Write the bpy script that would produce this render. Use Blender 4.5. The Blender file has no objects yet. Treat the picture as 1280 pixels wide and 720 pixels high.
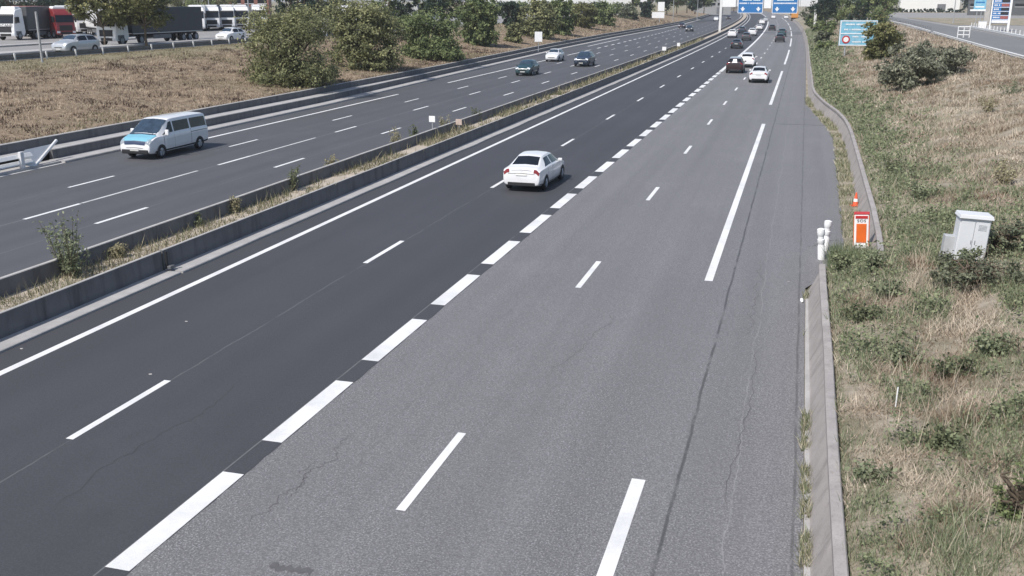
import bpy, bmesh, math, random
import numpy as np
from mathutils import Vector, Matrix

R = math.radians
random.seed(7)
rng = np.random.default_rng(11)
scene = bpy.context.scene
col = bpy.context.collection

# ------------------------------------------------------------------ camera, sky, sun, exposure
FOC, CAM_H = 1229.0, 7.7                      # focal length in photo pixels (1280 wide), height above the road
PITCH = math.atan(360.0 / FOC)
YAW = math.atan(369.0 * math.cos(PITCH) / FOC)
cam_data = bpy.data.cameras.new('camera')
cam_data.sensor_width = 36.0
cam_data.lens = FOC / 1280.0 * 36.0
cam_data.clip_start = 0.1
cam_data.clip_end = 9000
cam = bpy.data.objects.new('camera', cam_data)
cam.location = (0, 0, CAM_H)
cam.rotation_euler = (math.pi / 2 - PITCH, 0, YAW)
col.objects.link(cam)
scene.camera = cam

SUN_EL = 52.0
SUN_TRAVEL = (0.44, 0.898)                     # horizontal direction in which shadows fall
world = bpy.data.worlds.new('World')
scene.world = world
world.use_nodes = True
wn = world.node_tree
sky = wn.nodes.new('ShaderNodeTexSky')
sky.sky_type = 'NISHITA'
sky.sun_disc = False
sky.sun_elevation = R(SUN_EL)
sky.sun_rotation = math.atan2(-SUN_TRAVEL[0], -SUN_TRAVEL[1])
sky.air_density = 1.0
sky.dust_density = 1.5
bg = wn.nodes['Background']
wn.links.new(sky.outputs[0], bg.inputs['Color'])
bg.inputs['Strength'].default_value = 0.115

sd = bpy.data.lights.new('sun', 'SUN')
sd.energy = 3.75
sd.angle = R(0.55)
sd.color = (1.0, 0.955, 0.89)
sun = bpy.data.objects.new('sun', sd)
l = math.hypot(*SUN_TRAVEL)
dvec = Vector((SUN_TRAVEL[0] / l * math.cos(R(SUN_EL)), SUN_TRAVEL[1] / l * math.cos(R(SUN_EL)), -math.sin(R(SUN_EL))))
sun.rotation_euler = dvec.to_track_quat('-Z', 'Y').to_euler()
sun.location = (-20, -30, 60)
col.objects.link(sun)

scene.view_settings.view_transform = 'Standard'
scene.view_settings.look = 'None'
scene.view_settings.exposure = 0.22
scene.view_settings.gamma = 1.0
scene.view_settings.use_curve_mapping = False

# ------------------------------------------------------------------ helpers
def un(x, y, z=0.0):
    """ground position seen at photo pixel (x, y) if it lies at height z"""
    n, m = y - 360.0, x - 640.0
    fw = FOC * math.cos(PITCH) - n * math.sin(PITCH)
    dn = FOC * math.sin(PITCH) + n * math.cos(PITCH)
    k = (CAM_H - z) / dn
    d, s = fw * k, m * k
    return (s * math.cos(YAW) - d * math.sin(YAW), s * math.sin(YAW) + d * math.cos(YAW))

def off(y):
    """the motorway bends gently to the left far away"""
    return -7.4e-5 * max(0.0, min(y, 800.0) - 140.0) ** 2

def heading(y):
    return math.atan(2 * 7.4e-5 * max(0.0, y - 140.0))

def lerp(a, b, t):
    return a + (b - a) * t

def sstep(t):
    t = min(1.0, max(0.0, t))
    return t * t * (3 - 2 * t)

def vnoise(x, y, seed=0):
    x = np.asarray(x, float); y = np.asarray(y, float)
    xi = np.floor(x).astype(np.int64); yi = np.floor(y).astype(np.int64)
    xf = x - xi; yf = y - yi
    def hsh(a, b):
        n = (a * 374761393 + b * 668265263 + seed * 2147483) & 0x7fffffff
        n = ((n ^ (n >> 13)) * 1274126177) & 0x7fffffff
        n = n ^ (n >> 16)
        return (n & 0xffff) / 65535.0
    u = xf * xf * (3 - 2 * xf); v = yf * yf * (3 - 2 * yf)
    return (hsh(xi, yi) * (1 - u) + hsh(xi + 1, yi) * u) * (1 - v) + (hsh(xi, yi + 1) * (1 - u) + hsh(xi + 1, yi + 1) * u) * v

def fbm(x, y, seed=0, o=4):
    s = 0; a = 1; t = 0
    for i in range(o):
        s = s + a * vnoise(np.asarray(x) * 2 ** i, np.asarray(y) * 2 ** i, seed + i)
        t += a; a *= .55
    return s / t

def _h1(a, b, seed):
    n = (a * 374761393 + b * 668265263 + seed * 2147483) & 0x7fffffff
    n = ((n ^ (n >> 13)) * 1274126177) & 0x7fffffff
    return ((n ^ (n >> 16)) & 0xffff) / 65535.0

def fbm1(x, y, seed=0, o=4):
    s = 0.0; a = 1.0; t = 0.0
    for i in range(o):
        px, py = x * 2 ** i, y * 2 ** i
        xi, yi = math.floor(px), math.floor(py); u, v = px - xi, py - yi
        u = u * u * (3 - 2 * u); v = v * v * (3 - 2 * v); k = seed + i
        s += a * ((_h1(xi, yi, k) * (1 - u) + _h1(xi + 1, yi, k) * u) * (1 - v) + (_h1(xi, yi + 1, k) * (1 - u) + _h1(xi + 1, yi + 1, k) * u) * v)
        t += a; a *= .55
    return s / t

def interp(x, xs, ys):
    if x <= xs[0]: return ys[0]
    for i in range(1, len(xs)):
        if x <= xs[i]: return ys[i - 1] + (ys[i] - ys[i - 1]) * (x - xs[i - 1]) / (xs[i] - xs[i - 1])
    return ys[-1]

def tag(o, label=None, cat=None, group=None, kind=None):
    if label: o['label'] = label
    if cat: o['category'] = cat
    if group: o['group'] = group
    if kind: o['kind'] = kind
    return o

def empty(name, loc, rz=0.0):
    o = bpy.data.objects.new(name, None)
    o.empty_display_size = 0.2
    o.location = loc
    o.rotation_euler = (0, 0, rz)
    col.objects.link(o)
    return o

def link(name, me, parent=None, loc=None, rz=None):
    o = bpy.data.objects.new(name, me)
    col.objects.link(o)
    if parent is not None: o.parent = parent
    if loc is not None: o.location = loc
    if rz is not None: o.rotation_euler = (0, 0, rz)
    return o

class MB:
    """collects faces; build() links them as one mesh object"""
    def __init__(s):
        s.v = []; s.f = []
    def quad(s, a, b, c, d):
        n = len(s.v); s.v += [a, b, c, d]; s.f.append((n, n + 1, n + 2, n + 3)); return s
    def poly(s, pts):
        n = len(s.v); s.v += list(pts); s.f.append(tuple(range(n, n + len(pts)))); return s
    def box(s, c, size, rz=0.0, rx=0.0, taper=1.0):
        hx, hy, hz = size[0] / 2, size[1] / 2, size[2] / 2
        M = Matrix.Translation(c) @ Matrix.Rotation(rz, 4, 'Z') @ Matrix.Rotation(rx, 4, 'X')
        n = len(s.v)
        for z in (-1, 1):
            t = taper if z > 0 else 1.0
            for x, y in ((-1, -1), (1, -1), (1, 1), (-1, 1)):
                s.v.append(tuple(M @ Vector((x * hx * t, y * hy * t, z * hz))))
        for q in ((3, 2, 1, 0), (4, 5, 6, 7), (0, 1, 5, 4), (1, 2, 6, 5), (2, 3, 7, 6), (3, 0, 4, 7)):
            s.f.append(tuple(n + i for i in q))
        return s
    def tube(s, p0, p1, r0, r1=None, n=8, cap=True):
        r1 = r0 if r1 is None else r1
        p0 = Vector(p0); p1 = Vector(p1)
        d = (p1 - p0).normalized()
        a = d.orthogonal().normalized(); b = d.cross(a)
        k = len(s.v)
        for p, r in ((p0, r0), (p1, r1)):
            for i in range(n):
                t = 2 * math.pi * i / n
                s.v.append(tuple(p + a * math.cos(t) * r + b * math.sin(t) * r))
        for i in range(n):
            j = (i + 1) % n
            s.f.append((k + i, k + j, k + n + j, k + n + i))
        if cap:
            s.f.append(tuple(k + i for i in reversed(range(n))))
            s.f.append(tuple(k + n + i for i in range(n)))
        return s
    def lathe(s, prof, c=(0, 0, 0), axis='Z', n=20):
        """prof: list of (radius, height)"""
        k = len(s.v)
        for r, h in prof:
            for i in range(n):
                t = 2 * math.pi * i / n
                a, b = r * math.cos(t), r * math.sin(t)
                p = (a, b, h) if axis == 'Z' else (h, a, b)
                s.v.append((c[0] + p[0], c[1] + p[1], c[2] + p[2]))
        for q in range(len(prof) - 1):
            for i in range(n):
                j = (i + 1) % n
                s.f.append((k + q * n + i, k + q * n + j, k + (q + 1) * n + j, k + (q + 1) * n + i))
        return s
    def mesh(s, name, mat, smooth=False, bevel=0.0):
        me = bpy.data.meshes.new(name)
        me.from_pydata(s.v, [], s.f)
        if bevel > 0 or smooth == 'weld':
            bm = bmesh.new(); bm.from_mesh(me)
            bmesh.ops.remove_doubles(bm, verts=bm.verts, dist=1e-5)
            if bevel > 0:
                bmesh.ops.recalc_face_normals(bm, faces=bm.faces)
                es = [e for e in bm.edges if len(e.link_faces) == 2 and e.calc_face_angle(0) > 0.5]
                bmesh.ops.bevel(bm, geom=es, offset=bevel, segments=2, affect='EDGES', profile=0.5, clamp_overlap=True)
            bm.to_mesh(me); bm.free()
        if mat is not None: me.materials.append(mat)
        if smooth:
            me.shade_smooth()
            if smooth is not True:
                me.set_sharp_from_angle(angle=R(40))
        me.update()
        return me
    def build(s, name, mat, parent=None, loc=None, rz=None, smooth=False, bevel=0.0):
        return link(name, s.mesh(name, mat, smooth, bevel), parent, loc, rz)

def np_mesh(name, verts, faces, mat, colors=None):
    """fast mesh from numpy arrays; faces (n,3) or (n,4); colours per vertex"""
    me = bpy.data.meshes.new(name)
    nv, nf, k = len(verts), len(faces), faces.shape[1]
    me.vertices.add(nv); me.vertices.foreach_set('co', np.ascontiguousarray(verts, np.float32).ravel())
    me.loops.add(nf * k); me.loops.foreach_set('vertex_index', np.ascontiguousarray(faces, np.int32).ravel())
    me.polygons.add(nf)
    me.polygons.foreach_set('loop_start', np.arange(0, nf * k, k, dtype=np.int32))
    me.polygons.foreach_set('loop_total', np.full(nf, k, np.int32))
    if colors is not None:
        at = me.color_attributes.new('tint', 'FLOAT_COLOR', 'POINT')
        c4 = np.ones((nv, 4), np.float32); c4[:, :3] = colors
        at.data.foreach_set('color', c4.ravel())
    if mat is not None: me.materials.append(mat)
    me.update(calc_edges=True)
    return me

# ------------------------------------------------------------------ materials
def new_mat(name):
    m = bpy.data.materials.new(name); m.use_nodes = True
    nt = m.node_tree
    return m, nt, nt.nodes['Principled BSDF']

def nd(nt, t, **kw):
    n = nt.nodes.new(t)
    for k, v in kw.items():
        if k in n.inputs: n.inputs[k].default_value = v
        else: setattr(n, k, v)
    return n

def mixc(nt, fac, a, b, mode='MIX'):
    n = nt.nodes.new('ShaderNodeMix'); n.data_type = 'RGBA'; n.blend_type = mode
    for sock, v in ((n.inputs[0], fac), (n.inputs[6], a), (n.inputs[7], b)):
        if isinstance(v, bpy.types.NodeSocket): nt.links.new(v, sock)
        elif isinstance(v, (int, float)): sock.default_value = v
        else: sock.default_value = (v[0], v[1], v[2], 1)
    return n.outputs[2]

def mathn(nt, op, a, b=0.0, clamp=False):
    n = nt.nodes.new('ShaderNodeMath'); n.operation = op; n.use_clamp = clamp
    for i, v in enumerate((a, b)):
        if isinstance(v, bpy.types.NodeSocket): nt.links.new(v, n.inputs[i])
        else: n.inputs[i].default_value = v
    return n.outputs[0]

def noise(nt, vec, scale, detail=4.0, rough=0.55, stretch=None):
    if stretch is not None:
        mp = nd(nt, 'ShaderNodeMapping'); mp.inputs['Scale'].default_value = stretch
        nt.links.new(vec, mp.inputs['Vector']); vec = mp.outputs[0]
    n = nd(nt, 'ShaderNodeTexNoise', Scale=scale, Detail=detail, Roughness=rough)
    nt.links.new(vec, n.inputs['Vector'])
    return n.outputs['Fac']

def ramp(nt, fac, lo, hi):
    n = nd(nt, 'ShaderNodeMapRange'); n.inputs[1].default_value = lo; n.inputs[2].default_value = hi
    nt.links.new(fac, n.inputs[0])
    return n.outputs[0]

def bump(nt, b, h, strength, dist=0.02):
    n = nd(nt, 'ShaderNodeBump', Strength=strength, Distance=dist)
    nt.links.new(h, n.inputs['Height']); nt.links.new(n.outputs[0], b.inputs['Normal'])

def world_pos(nt):
    return nt.nodes.new('ShaderNodeNewGeometry').outputs['Position']

def simple(name, c, rough=0.6, metal=0.0, var=0.12, scale=3.0, coat=0.0, spec=0.5, dirt=None, fine=0.0):
    m, nt, b = new_mat(name)
    p = world_pos(nt)
    f = ramp(nt, noise(nt, p, scale), .3, .7)
    c1 = tuple(max(0, x * (1 - var)) for x in c); c2 = tuple(min(1, x * (1 + var)) for x in c)
    o = mixc(nt, f, c1, c2)
    if fine:
        g = ramp(nt, noise(nt, p, 60.0, 2), .3, .7)
        o = mixc(nt, mathn(nt, 'MULTIPLY', g, fine), o, tuple(x * .45 for x in c))
    if dirt:
        g = ramp(nt, noise(nt, p, scale * .5, 6, .7), .45, .75)
        o = mixc(nt, mathn(nt, 'MULTIPLY', g, dirt[1]), o, dirt[0])
    nt.links.new(o, b.inputs['Base Color'])
    b.inputs['Roughness'].default_value = rough
    b.inputs['Metallic'].default_value = metal
    b.inputs['Specular IOR Level'].default_value = spec
    b.inputs['Coat Weight'].default_value = coat
    return m

def asphalt(name, c, grain, tracks, seams=(), wheel=()):
    """c base colour; seams: (x, half width, colour, amount) cracks along the road"""
    m, nt, b = new_mat(name)
    p = world_pos(nt)
    sx = nd(nt, 'ShaderNodeSeparateXYZ'); nt.links.new(p, sx.inputs[0])
    big = ramp(nt, noise(nt, p, .12, 5, .6), .35, .65)
    o = mixc(nt, big, tuple(x * .93 for x in c), tuple(x * 1.07 for x in c))
    st = ramp(nt, noise(nt, p, 1.0, 3, .6, (.9, .015, 1)), .35, .7)
    o = mixc(nt, mathn(nt, 'MULTIPLY', st, tracks), o, tuple(x * .72 for x in c))
    wn_ = ramp(nt, noise(nt, p, 1.0, 4, .65, (.5, .03, 1)), .3, .7)
    wz = noise(nt, p, .05, 2, .5)
    for x0 in wheel:
        xx = mathn(nt, 'ADD', sx.outputs[0], mathn(nt, 'MULTIPLY', mathn(nt, 'SUBTRACT', wz, .5), .7))
        f = ramp(nt, mathn(nt, 'ABSOLUTE', mathn(nt, 'SUBTRACT', xx, x0)), .48, .08)
        o = mixc(nt, mathn(nt, 'MULTIPLY', mathn(nt, 'MULTIPLY', f, wn_), .8 * tracks), o, tuple(x * .62 for x in c))
    pat = ramp(nt, noise(nt, p, .22, 6, .7, (1, .6, 1)), .56, .62)
    o = mixc(nt, mathn(nt, 'MULTIPLY', pat, .14), o, tuple(min(1, x * 1.5) for x in c))
    blot = ramp(nt, noise(nt, p, .9, 6, .65, (1, .35, 1)), .5, .72)
    o = mixc(nt, mathn(nt, 'MULTIPLY', blot, tracks * .7), o, tuple(x * .8 for x in c))
    g = noise(nt, p, 34.0, 3, .7)
    gv = ramp(nt, noise(nt, p, .5, 4, .6, (1, .4, 1)), .3, .65)
    gv = mathn(nt, 'ADD', mathn(nt, 'MULTIPLY', gv, .65), .35)
    o = mixc(nt, mathn(nt, 'MULTIPLY', mathn(nt, 'MULTIPLY', ramp(nt, g, .50, .62), gv), grain), o, tuple(x * .42 for x in c))
    o = mixc(nt, mathn(nt, 'MULTIPLY', mathn(nt, 'MULTIPLY', ramp(nt, g, .48, .36), gv), grain * .9), o, tuple(min(1, x * 1.75) for x in c))
    g2 = noise(nt, p, 13.0, 3, .75)
    o = mixc(nt, mathn(nt, 'MULTIPLY', ramp(nt, g2, .5, .7), grain * .4), o, tuple(x * .55 for x in c))
    o = mixc(nt, mathn(nt, 'MULTIPLY', ramp(nt, g2, .45, .3), grain * .3), o, tuple(min(1, x * 1.45) for x in c))
    vo = nd(nt, 'ShaderNodeTexVoronoi', Scale=26.0); nt.links.new(p, vo.inputs['Vector'])
    o = mixc(nt, mathn(nt, 'MULTIPLY', ramp(nt, vo.outputs['Distance'], .42, .7), grain * .5), o, tuple(x * .5 for x in c))
    wob = noise(nt, p, .35, 5, .7)
    for (x0, hw, sc, am, wb) in seams:
        x = mathn(nt, 'ADD', sx.outputs[0], mathn(nt, 'MULTIPLY', mathn(nt, 'SUBTRACT', wob, .5), wb))
        d = mathn(nt, 'ABSOLUTE', mathn(nt, 'SUBTRACT', x, x0))
        f = ramp(nt, d, hw, hw * .4)
        br = ramp(nt, noise(nt, p, .8, 3, .6, (.2, 1, 1)), .32, .5)
        o = mixc(nt, mathn(nt, 'MULTIPLY', mathn(nt, 'MULTIPLY', f, am), br), o, sc)
    nt.links.new(o, b.inputs['Base Color'])
    b.inputs['Roughness'].default_value = .72
    b.inputs['Specular IOR Level'].default_value = .5
    bump(nt, b, g, .45 * grain, .012)
    return m

def tinted(name, rough=.8, transl=.25):
    """colour comes from the per-leaf attribute"""
    m, nt, b = new_mat(name)
    a = nd(nt, 'ShaderNodeAttribute'); a.attribute_name = 'tint'
    nt.links.new(a.outputs['Color'], b.inputs['Base Color'])
    b.inputs['Roughness'].default_value = rough
    b.inputs['Specular IOR Level'].default_value = .2
    if transl:
        t = nd(nt, 'ShaderNodeBsdfTranslucent'); nt.links.new(a.outputs['Color'], t.inputs['Color'])
        mx = nd(nt, 'ShaderNodeMixShader'); mx.inputs[0].default_value = transl
        nt.links.new(b.outputs[0], mx.inputs[1]); nt.links.new(t.outputs[0], mx.inputs[2])
        nt.links.new(mx.outputs[0], nt.nodes['Material Output'].inputs['Surface'])
    return m

def paint_car(name, c, metal=0.0, rough=.28):
    m, nt, b = new_mat(name)
    p = world_pos(nt)
    f = ramp(nt, noise(nt, p, 4.0, 5, .6), .35, .75)
    o = mixc(nt, f, c, tuple(x * .9 for x in c))
    sx = nd(nt, 'ShaderNodeSeparateXYZ'); nt.links.new(p, sx.inputs[0])
    nt.links.new(o, b.inputs['Base Color'])
    b.inputs['Roughness'].default_value = rough
    b.inputs['Metallic'].default_value = metal
    b.inputs['Coat Weight'].default_value = .6
    b.inputs['Coat Roughness'].default_value = .06
    return m

def concrete(name, c, stain=.5, streak=True):
    m, nt, b = new_mat(name)
    p = world_pos(nt)
    o = mixc(nt, ramp(nt, noise(nt, p, 1.3, 6, .65), .3, .7), tuple(x * .82 for x in c), tuple(x * 1.12 for x in c))
    g = noise(nt, p, 35, 3, .7)
    o = mixc(nt, mathn(nt, 'MULTIPLY', ramp(nt, g, .5, .7), .45), o, tuple(x * .5 for x in c))
    if streak:
        s = ramp(nt, noise(nt, p, 2.2, 5, .7, (1, 1, .12)), .5, .75)
        o = mixc(nt, mathn(nt, 'MULTIPLY', s, stain), o, tuple(x * .42 for x in c))
    nt.links.new(o, b.inputs['Base Color'])
    b.inputs['Roughness'].default_value = .9
    bump(nt, b, g, .3, .01)
    return m

M = {}
M['asphalt_dark'] = asphalt('asphalt_dark', (.0605, .0615, .0690), .40, .45, wheel=(-15.1, -13.5, -11.45, -9.8), 
                            seams=((-12.28, .022, (.16, .16, .16), .55, .25), (-8.93, .02, (.2, .2, .2), .6, .02)))
M['asphalt_grey'] = asphalt('asphalt_grey', (.212, .208, .215), 1.0, .8, wheel=(-7.8, -6.35, -4.65, -3.1),
                            seams=((-1.45, .04, (.06, .06, .062), .8, .12), (.42, .035, (.07, .07, .07), .6, .12),
                                   (-.55, .014, (.3, .3, .3), .45, .4), (-6.9, .04, (.12, .12, .12), .35, 1.2)))
M['asphalt_opposite'] = asphalt('asphalt_opposite', (.090, .091, .099), .3, .5, wheel=(-32.0, -30.6, -29.0, -27.6, -26.1, -24.7, -22.9, -21.4),
                                seams=((-26.9, .05, (.2, .2, .2), .5, .1), (-23.9, .04, (.17, .17, .17), .35, .1), (-29.75, .04, (.17, .17, .17), .35, .1)))
M['asphalt_park'] = asphalt('asphalt_park', (.30, .29, .28), .3, .5)
M['asphalt_side'] = asphalt('asphalt_side', (.19, .188, .187), .3, .4)
M['paint_white'] = simple('paint_white', (.80, .80, .80), .7, var=.06, scale=1.5, dirt=((.36, .36, .37), .6), fine=.3)
M['paint_worn'] = simple('paint_worn', (.62, .62, .62), .75, var=.1, scale=2.0, dirt=((.2, .2, .2), .6), fine=.3)
M['concrete'] = concrete('concrete', (.15, .15, .157), .95)  # wall sides: their shade is painted in as a darkened base colour
M['concrete_top'] = concrete('concrete_top', (.44, .425, .41), .3, False)  # pale concrete; on the walls it paints sunlit tops against the darkened sides
M['concrete_kerb'] = concrete('concrete_kerb', (.40, .39, .385), .35, False)
M['concrete_right'] = concrete('concrete_right', (.34, .31, .295), .75)
M['concrete_coping'] = concrete('concrete_coping', (.36, .335, .325), .6, True)
M['soil'] = concrete('soil', (.46, .40, .33), .4, False)
M['leaf'] = tinted('leaf', .65, .28)
M['blade'] = tinted('blade', .8, .22)
M['bark'] = simple('bark', (.11, .085, .06), .9, var=.3, scale=9)
M['rubber'] = simple('rubber', (.022, .022, .024), .85, var=.2)
M['rim'] = simple('rim', (.42, .43, .45), .35, metal=.7)
M['glass'] = simple('glass', (.012, .015, .020), .12, var=.2, coat=0, spec=.4)
M['glass_clear'] = simple('glass_clear', (.03, .05, .075), .05, var=.3, coat=.3, spec=.8)
M['black_trim'] = simple('black_trim', (.02, .02, .022), .6)
M['lamp_red'] = simple('lamp_red', (.22, .012, .016), .2, coat=.5)
M['lamp_clear'] = simple('lamp_clear', (.75, .77, .8), .12, coat=.8)
M['plate'] = simple('plate', (.5, .5, .48), .5)
M['galv'] = simple('galv', (.42, .43, .44), .45, metal=.35, var=.15, scale=6)
M['galv_dark'] = simple('galv_dark', (.16, .165, .175), .6, metal=.2, var=.2, scale=3)
M['white_metal'] = simple('white_metal', (.72, .72, .72), .45, var=.08, scale=5, dirt=((.35, .33, .3), .35))
M['sign_blue'] = simple('sign_blue', (.02, .16, .42), .5, var=.06)
M['sign_light_blue'] = simple('sign_light_blue', (.17, .44, .60), .55, var=.12, dirt=((.5, .6, .65), .5))
M['sign_white'] = simple('sign_white', (.82, .82, .82), .5, var=.04)
M['sign_back'] = simple('sign_back', (.5, .51, .52), .5, metal=.2)
M['orange'] = simple('orange', (.72, .14, .02), .5, var=.1)
M['cone_orange'] = simple('cone_orange', (.75, .12, .05), .55, var=.1)
M['red'] = simple('red', (.5, .03, .03), .5)
M['cabinet'] = simple('cabinet', (.66, .675, .70), .5, var=.05, dirt=((.45, .44, .41), .5))

# ------------------------------------------------------------------ the lie of the land
def wl(y):      # front face of the low wall beyond the opposite carriageway
    return interp(y, [-50, 70, 100, 160, 210, 330, 600], [-35.4, -35.4, -36.6, -38.6, -38.8, -36.2, -35.8]) + off(y)

def wl_back(y):  # gap between the low wall and the retaining wall behind it
    return interp(y, [-50, 72, 100], [1.25, 1.25, .45])

RB_Y = [-20, 27.3, 28.2, 29.5, 31.7, 35.6, 46.6, 56.8, 62, 67.1, 74, 81.5, 86, 94, 135, 211, 600]
RB_X = [.97, .97, 2.55, 2.62, 2.7, 2.78, 2.85, 2.9, 2.85, 2.55, 1.75, 1.15, 1.03, 1.0, .8, .75, .75]
def xb(y):      # centre line of the concrete barrier on the right
    return interp(y, RB_Y, RB_X) + off(y)

def pe(y):      # right edge of the tarmac
    return interp(y, [-50, 27.5, 30.5, 45, 60, 66, 80, 95, 600], [.55, .57, 1.75, 1.95, 2.1, 1.75, .55, .5, .3]) + off(y)

def bank_left_d(y):
    return interp(y, [0, 105, 150, 600], [22, 22, 14, 14])

def z_left(x, y):
    x0 = wl(y) - wl_back(y) - .22
    d = x0 - x
    D = bank_left_d(y)
    t = min(1, max(0, d / D))
    z = .95 + 2.03 * (t * .6 + .4 * sstep(t))
    bumpy = ((fbm1(x * .35, y * .35, 3)) - .5) * .5 * math.sin(min(1, t) * math.pi)
    return min(z + bumpy, 2.98)

def z_right(x, y):
    x0 = xb(y) + .22
    t = min(1, max(0, (x - x0) / (16.6 + off(y) - x0)))
    z = .70 + 2.26 * t ** .78
    bumpy = (((fbm1(x * .5, y * .5, 9)) - .5) * .7 + ((fbm1(x * .16, y * .11, 19)) - .45) * 1.5) * max(0, math.sin(t * math.pi)) ** .7
    return min(z + bumpy, 2.96 + .5 * max(0, math.sin(t * math.pi)))

dl = [0, .7, 1.4, 2.2, 3, 4, 5, 6, 7, 8, 9.5, 11, 12.5, 14, 15.5, 17, 18.5, 20, 21, 22, 23, 25, 28, 33, 42, 60, 90, 150, 300, 700, 2600]
dr = [0, .4, .8, 1.2, 1.7, 2.2, 2.8, 3.4, 4, 4.7, 5.4, 6.2, 7, 8, 9, 10, 11, 12, 13, 14, 15, 16, 17.5, 20, 24, 30, 42, 60, 90, 150, 300, 700, 2600]
rows = [-90, -45, -15] + list(np.arange(-2, 130, 1.25)) + list(range(130, 330, 5)) + list(range(330, 800, 20)) + [900, 1200, 1800, 2800, 4200]
gv = []; gcols = None
for y in rows:
    x0 = wl(y) - wl_back(y) - .15
    x1 = xb(y) + .15
    line = []
    for d in reversed(dl):
        line.append((x0 - d, y, z_left(x0 - d, y)))
    line.append((x0 + .05, y, -.12))
    line.append((pe(y) - .15, y, -.12))
    line.append((pe(y) - .03, y, -.03))
    line.append((pe(y) + .04, y, .012))
    line.append((max(pe(y) + .06, x1 - .3), y, .03))
    for d in dr:
        line.append((x1 + d, y, z_right(x1 + d, y)))
    gcols = len(line); gv += line
gf = []
for j in range(len(rows) - 1):
    for i in range(gcols - 1):
        a = j * gcols + i
        gf.append((a, a + 1, a + gcols + 1, a + gcols))

def ground_mat():
    m, nt, b = new_mat('dry_bank')
    p = world_pos(nt)
    sx = nd(nt, 'ShaderNodeSeparateXYZ'); nt.links.new(p, sx.inputs[0])
    n1 = noise(nt, p, .5, 6, .65); n2 = noise(nt, p, 3.0, 5, .7); n3 = noise(nt, p, 14.0, 4, .7)
    left = mixc(nt, ramp(nt, n2, .3, .7), (.12, .085, .058), (.41, .325, .235))
    left = mixc(nt, mathn(nt, 'MULTIPLY', ramp(nt, n1, .5, .75), .6), left, (.20, .19, .14))
    left = mixc(nt, mathn(nt, 'MULTIPLY', ramp(nt, n3, .5, .75), .5), left, (.10, .072, .05))
    crest = mathn(nt, 'MULTIPLY', ramp(nt, sx.outputs[2], 2.55, 2.85), ramp(nt, n2, .25, .6))
    left = mixc(nt, mathn(nt, 'MULTIPLY', crest, .8), left, (.25, .24, .155))
    right = mixc(nt, ramp(nt, n2, .3, .7), (.22, .19, .145), (.44, .39, .32))
    right = mixc(nt, mathn(nt, 'MULTIPLY', ramp(nt, n1, .45, .65), .7), right, (.09, .10, .05))
    side = ramp(nt, sx.outputs[0], -20, -5)
    o = mixc(nt, side, left, right)
    nt.links.new(o, b.inputs['Base Color'])
    b.inputs['Roughness'].default_value = .95
    b.inputs['Specular IOR Level'].default_value = .1
    bump(nt, b, n3, .7, .08)
    return m
M['ground'] = ground_mat()
g = MB(); g.v = gv; g.f = gf
ground = g.build('ground', M['ground'], smooth=True)
tag(ground, kind='structure')

# ------------------------------------------------------------------ carriageways
def ysteps(y0, y1):
    ys = [y0]
    y = y0
    while y < y1 - 1e-6:
        st = 1.5 if y < 100 else (5 if y < 300 else 12)
        y = min(y1, y + st); ys.append(y)
    return ys

def strip(name, fl, fr, z, y0, y1, mat, parent=None):
    ys = ysteps(y0, y1); b = MB()
    for y in ys:
        b.v += [(fl(y), y, z), (fr(y), y, z)]
    for i in range(len(ys) - 1):
        b.f.append((2 * i, 2 * i + 1, 2 * i + 3, 2 * i + 2))
    return b.build(name, mat, parent)

def cx(x):
    return lambda y: x + off(y)

Y0, Y1 = -40, 780
def ysteps_fine(y0, y1):
    ys = [y0]
    while ys[-1] < y1 - 1e-6:
        y = ys[-1]; ys.append(min(y1, y + (1.5 if y < 8 else .12 if y < 45 else .5 if y < 100 else 6)))
    return ys
bd = MB(); ys_ = ysteps_fine(Y0, Y1)
for y in ys_:
    jx = ((fbm1(y * 2.3, 0, 44, 3)) - .5) * .05
    bd.v += [(-17.3 + off(y), y, .0), (-8.95 + off(y), y, .0), (-8.505 + jx + off(y), y, .0015)]
for i in range(len(ys_) - 1):
    bd.f += [(3 * i, 3 * i + 1, 3 * i + 4, 3 * i + 3), (3 * i + 1, 3 * i + 2, 3 * i + 5, 3 * i + 4)]
road_dark = tag(bd.build('carriageway_fast_lanes', M['asphalt_dark']), kind='structure')
road_grey = tag(strip('carriageway_slow_lanes', cx(-8.60), pe, -.002, Y0, Y1, M['asphalt_grey']), kind='structure')
road_opp = tag(strip('carriageway_opposite', lambda y: wl(y) + .3, cx(-19.5), .0, Y0, Y1, M['asphalt_opposite']), kind='structure')

def sheet(name, w, l, mat):
    b = MB(); b.quad((-w / 2, 0, 0), (w / 2, 0, 0), (w / 2, l, 0), (-w / 2, l, 0))
    return b.mesh(name, mat)

def dashes(parent, x, first, period, length, width, y1, mat, name='lane_dash', z=.004, bend=None):
    me = sheet(name, width, length, mat)
    y = first
    while y < y1:
        link(name, me, parent, (x + off(y) if bend is None else bend(y), y, z), heading(y + length / 2))
        y += period
dashes(road_dark, -12.33, .55, 13.03, 3.0, .16, 420, M['paint_white'])
dashes(road_grey, -5.52, -.15, 12.97, 3.0, .16, 420, M['paint_white'])
dashes(road_dark, -8.725, 1.48, 4.345, 3.05, .40, 117, M['paint_white'], 'wide_dash')
strip('solid_line', cx(-8.92), cx(-8.55), .004, 117.5, Y1, M['paint_white'], road_dark)
strip('edge_line', cx(-16.14), cx(-15.93), .004, Y0, Y1, M['paint_white'], road_dark)
for k in range(-1, 9):
    ya = 27.5 + 51.2 * k
    strip('shoulder_line', cx(-2.2), cx(-1.97), .004, ya, ya + 38.6, M['paint_white'], road_grey)
dashes(road_opp, -23.9, 3.3, 12.85, 3.0, .17, 420, M['paint_white'])
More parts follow.
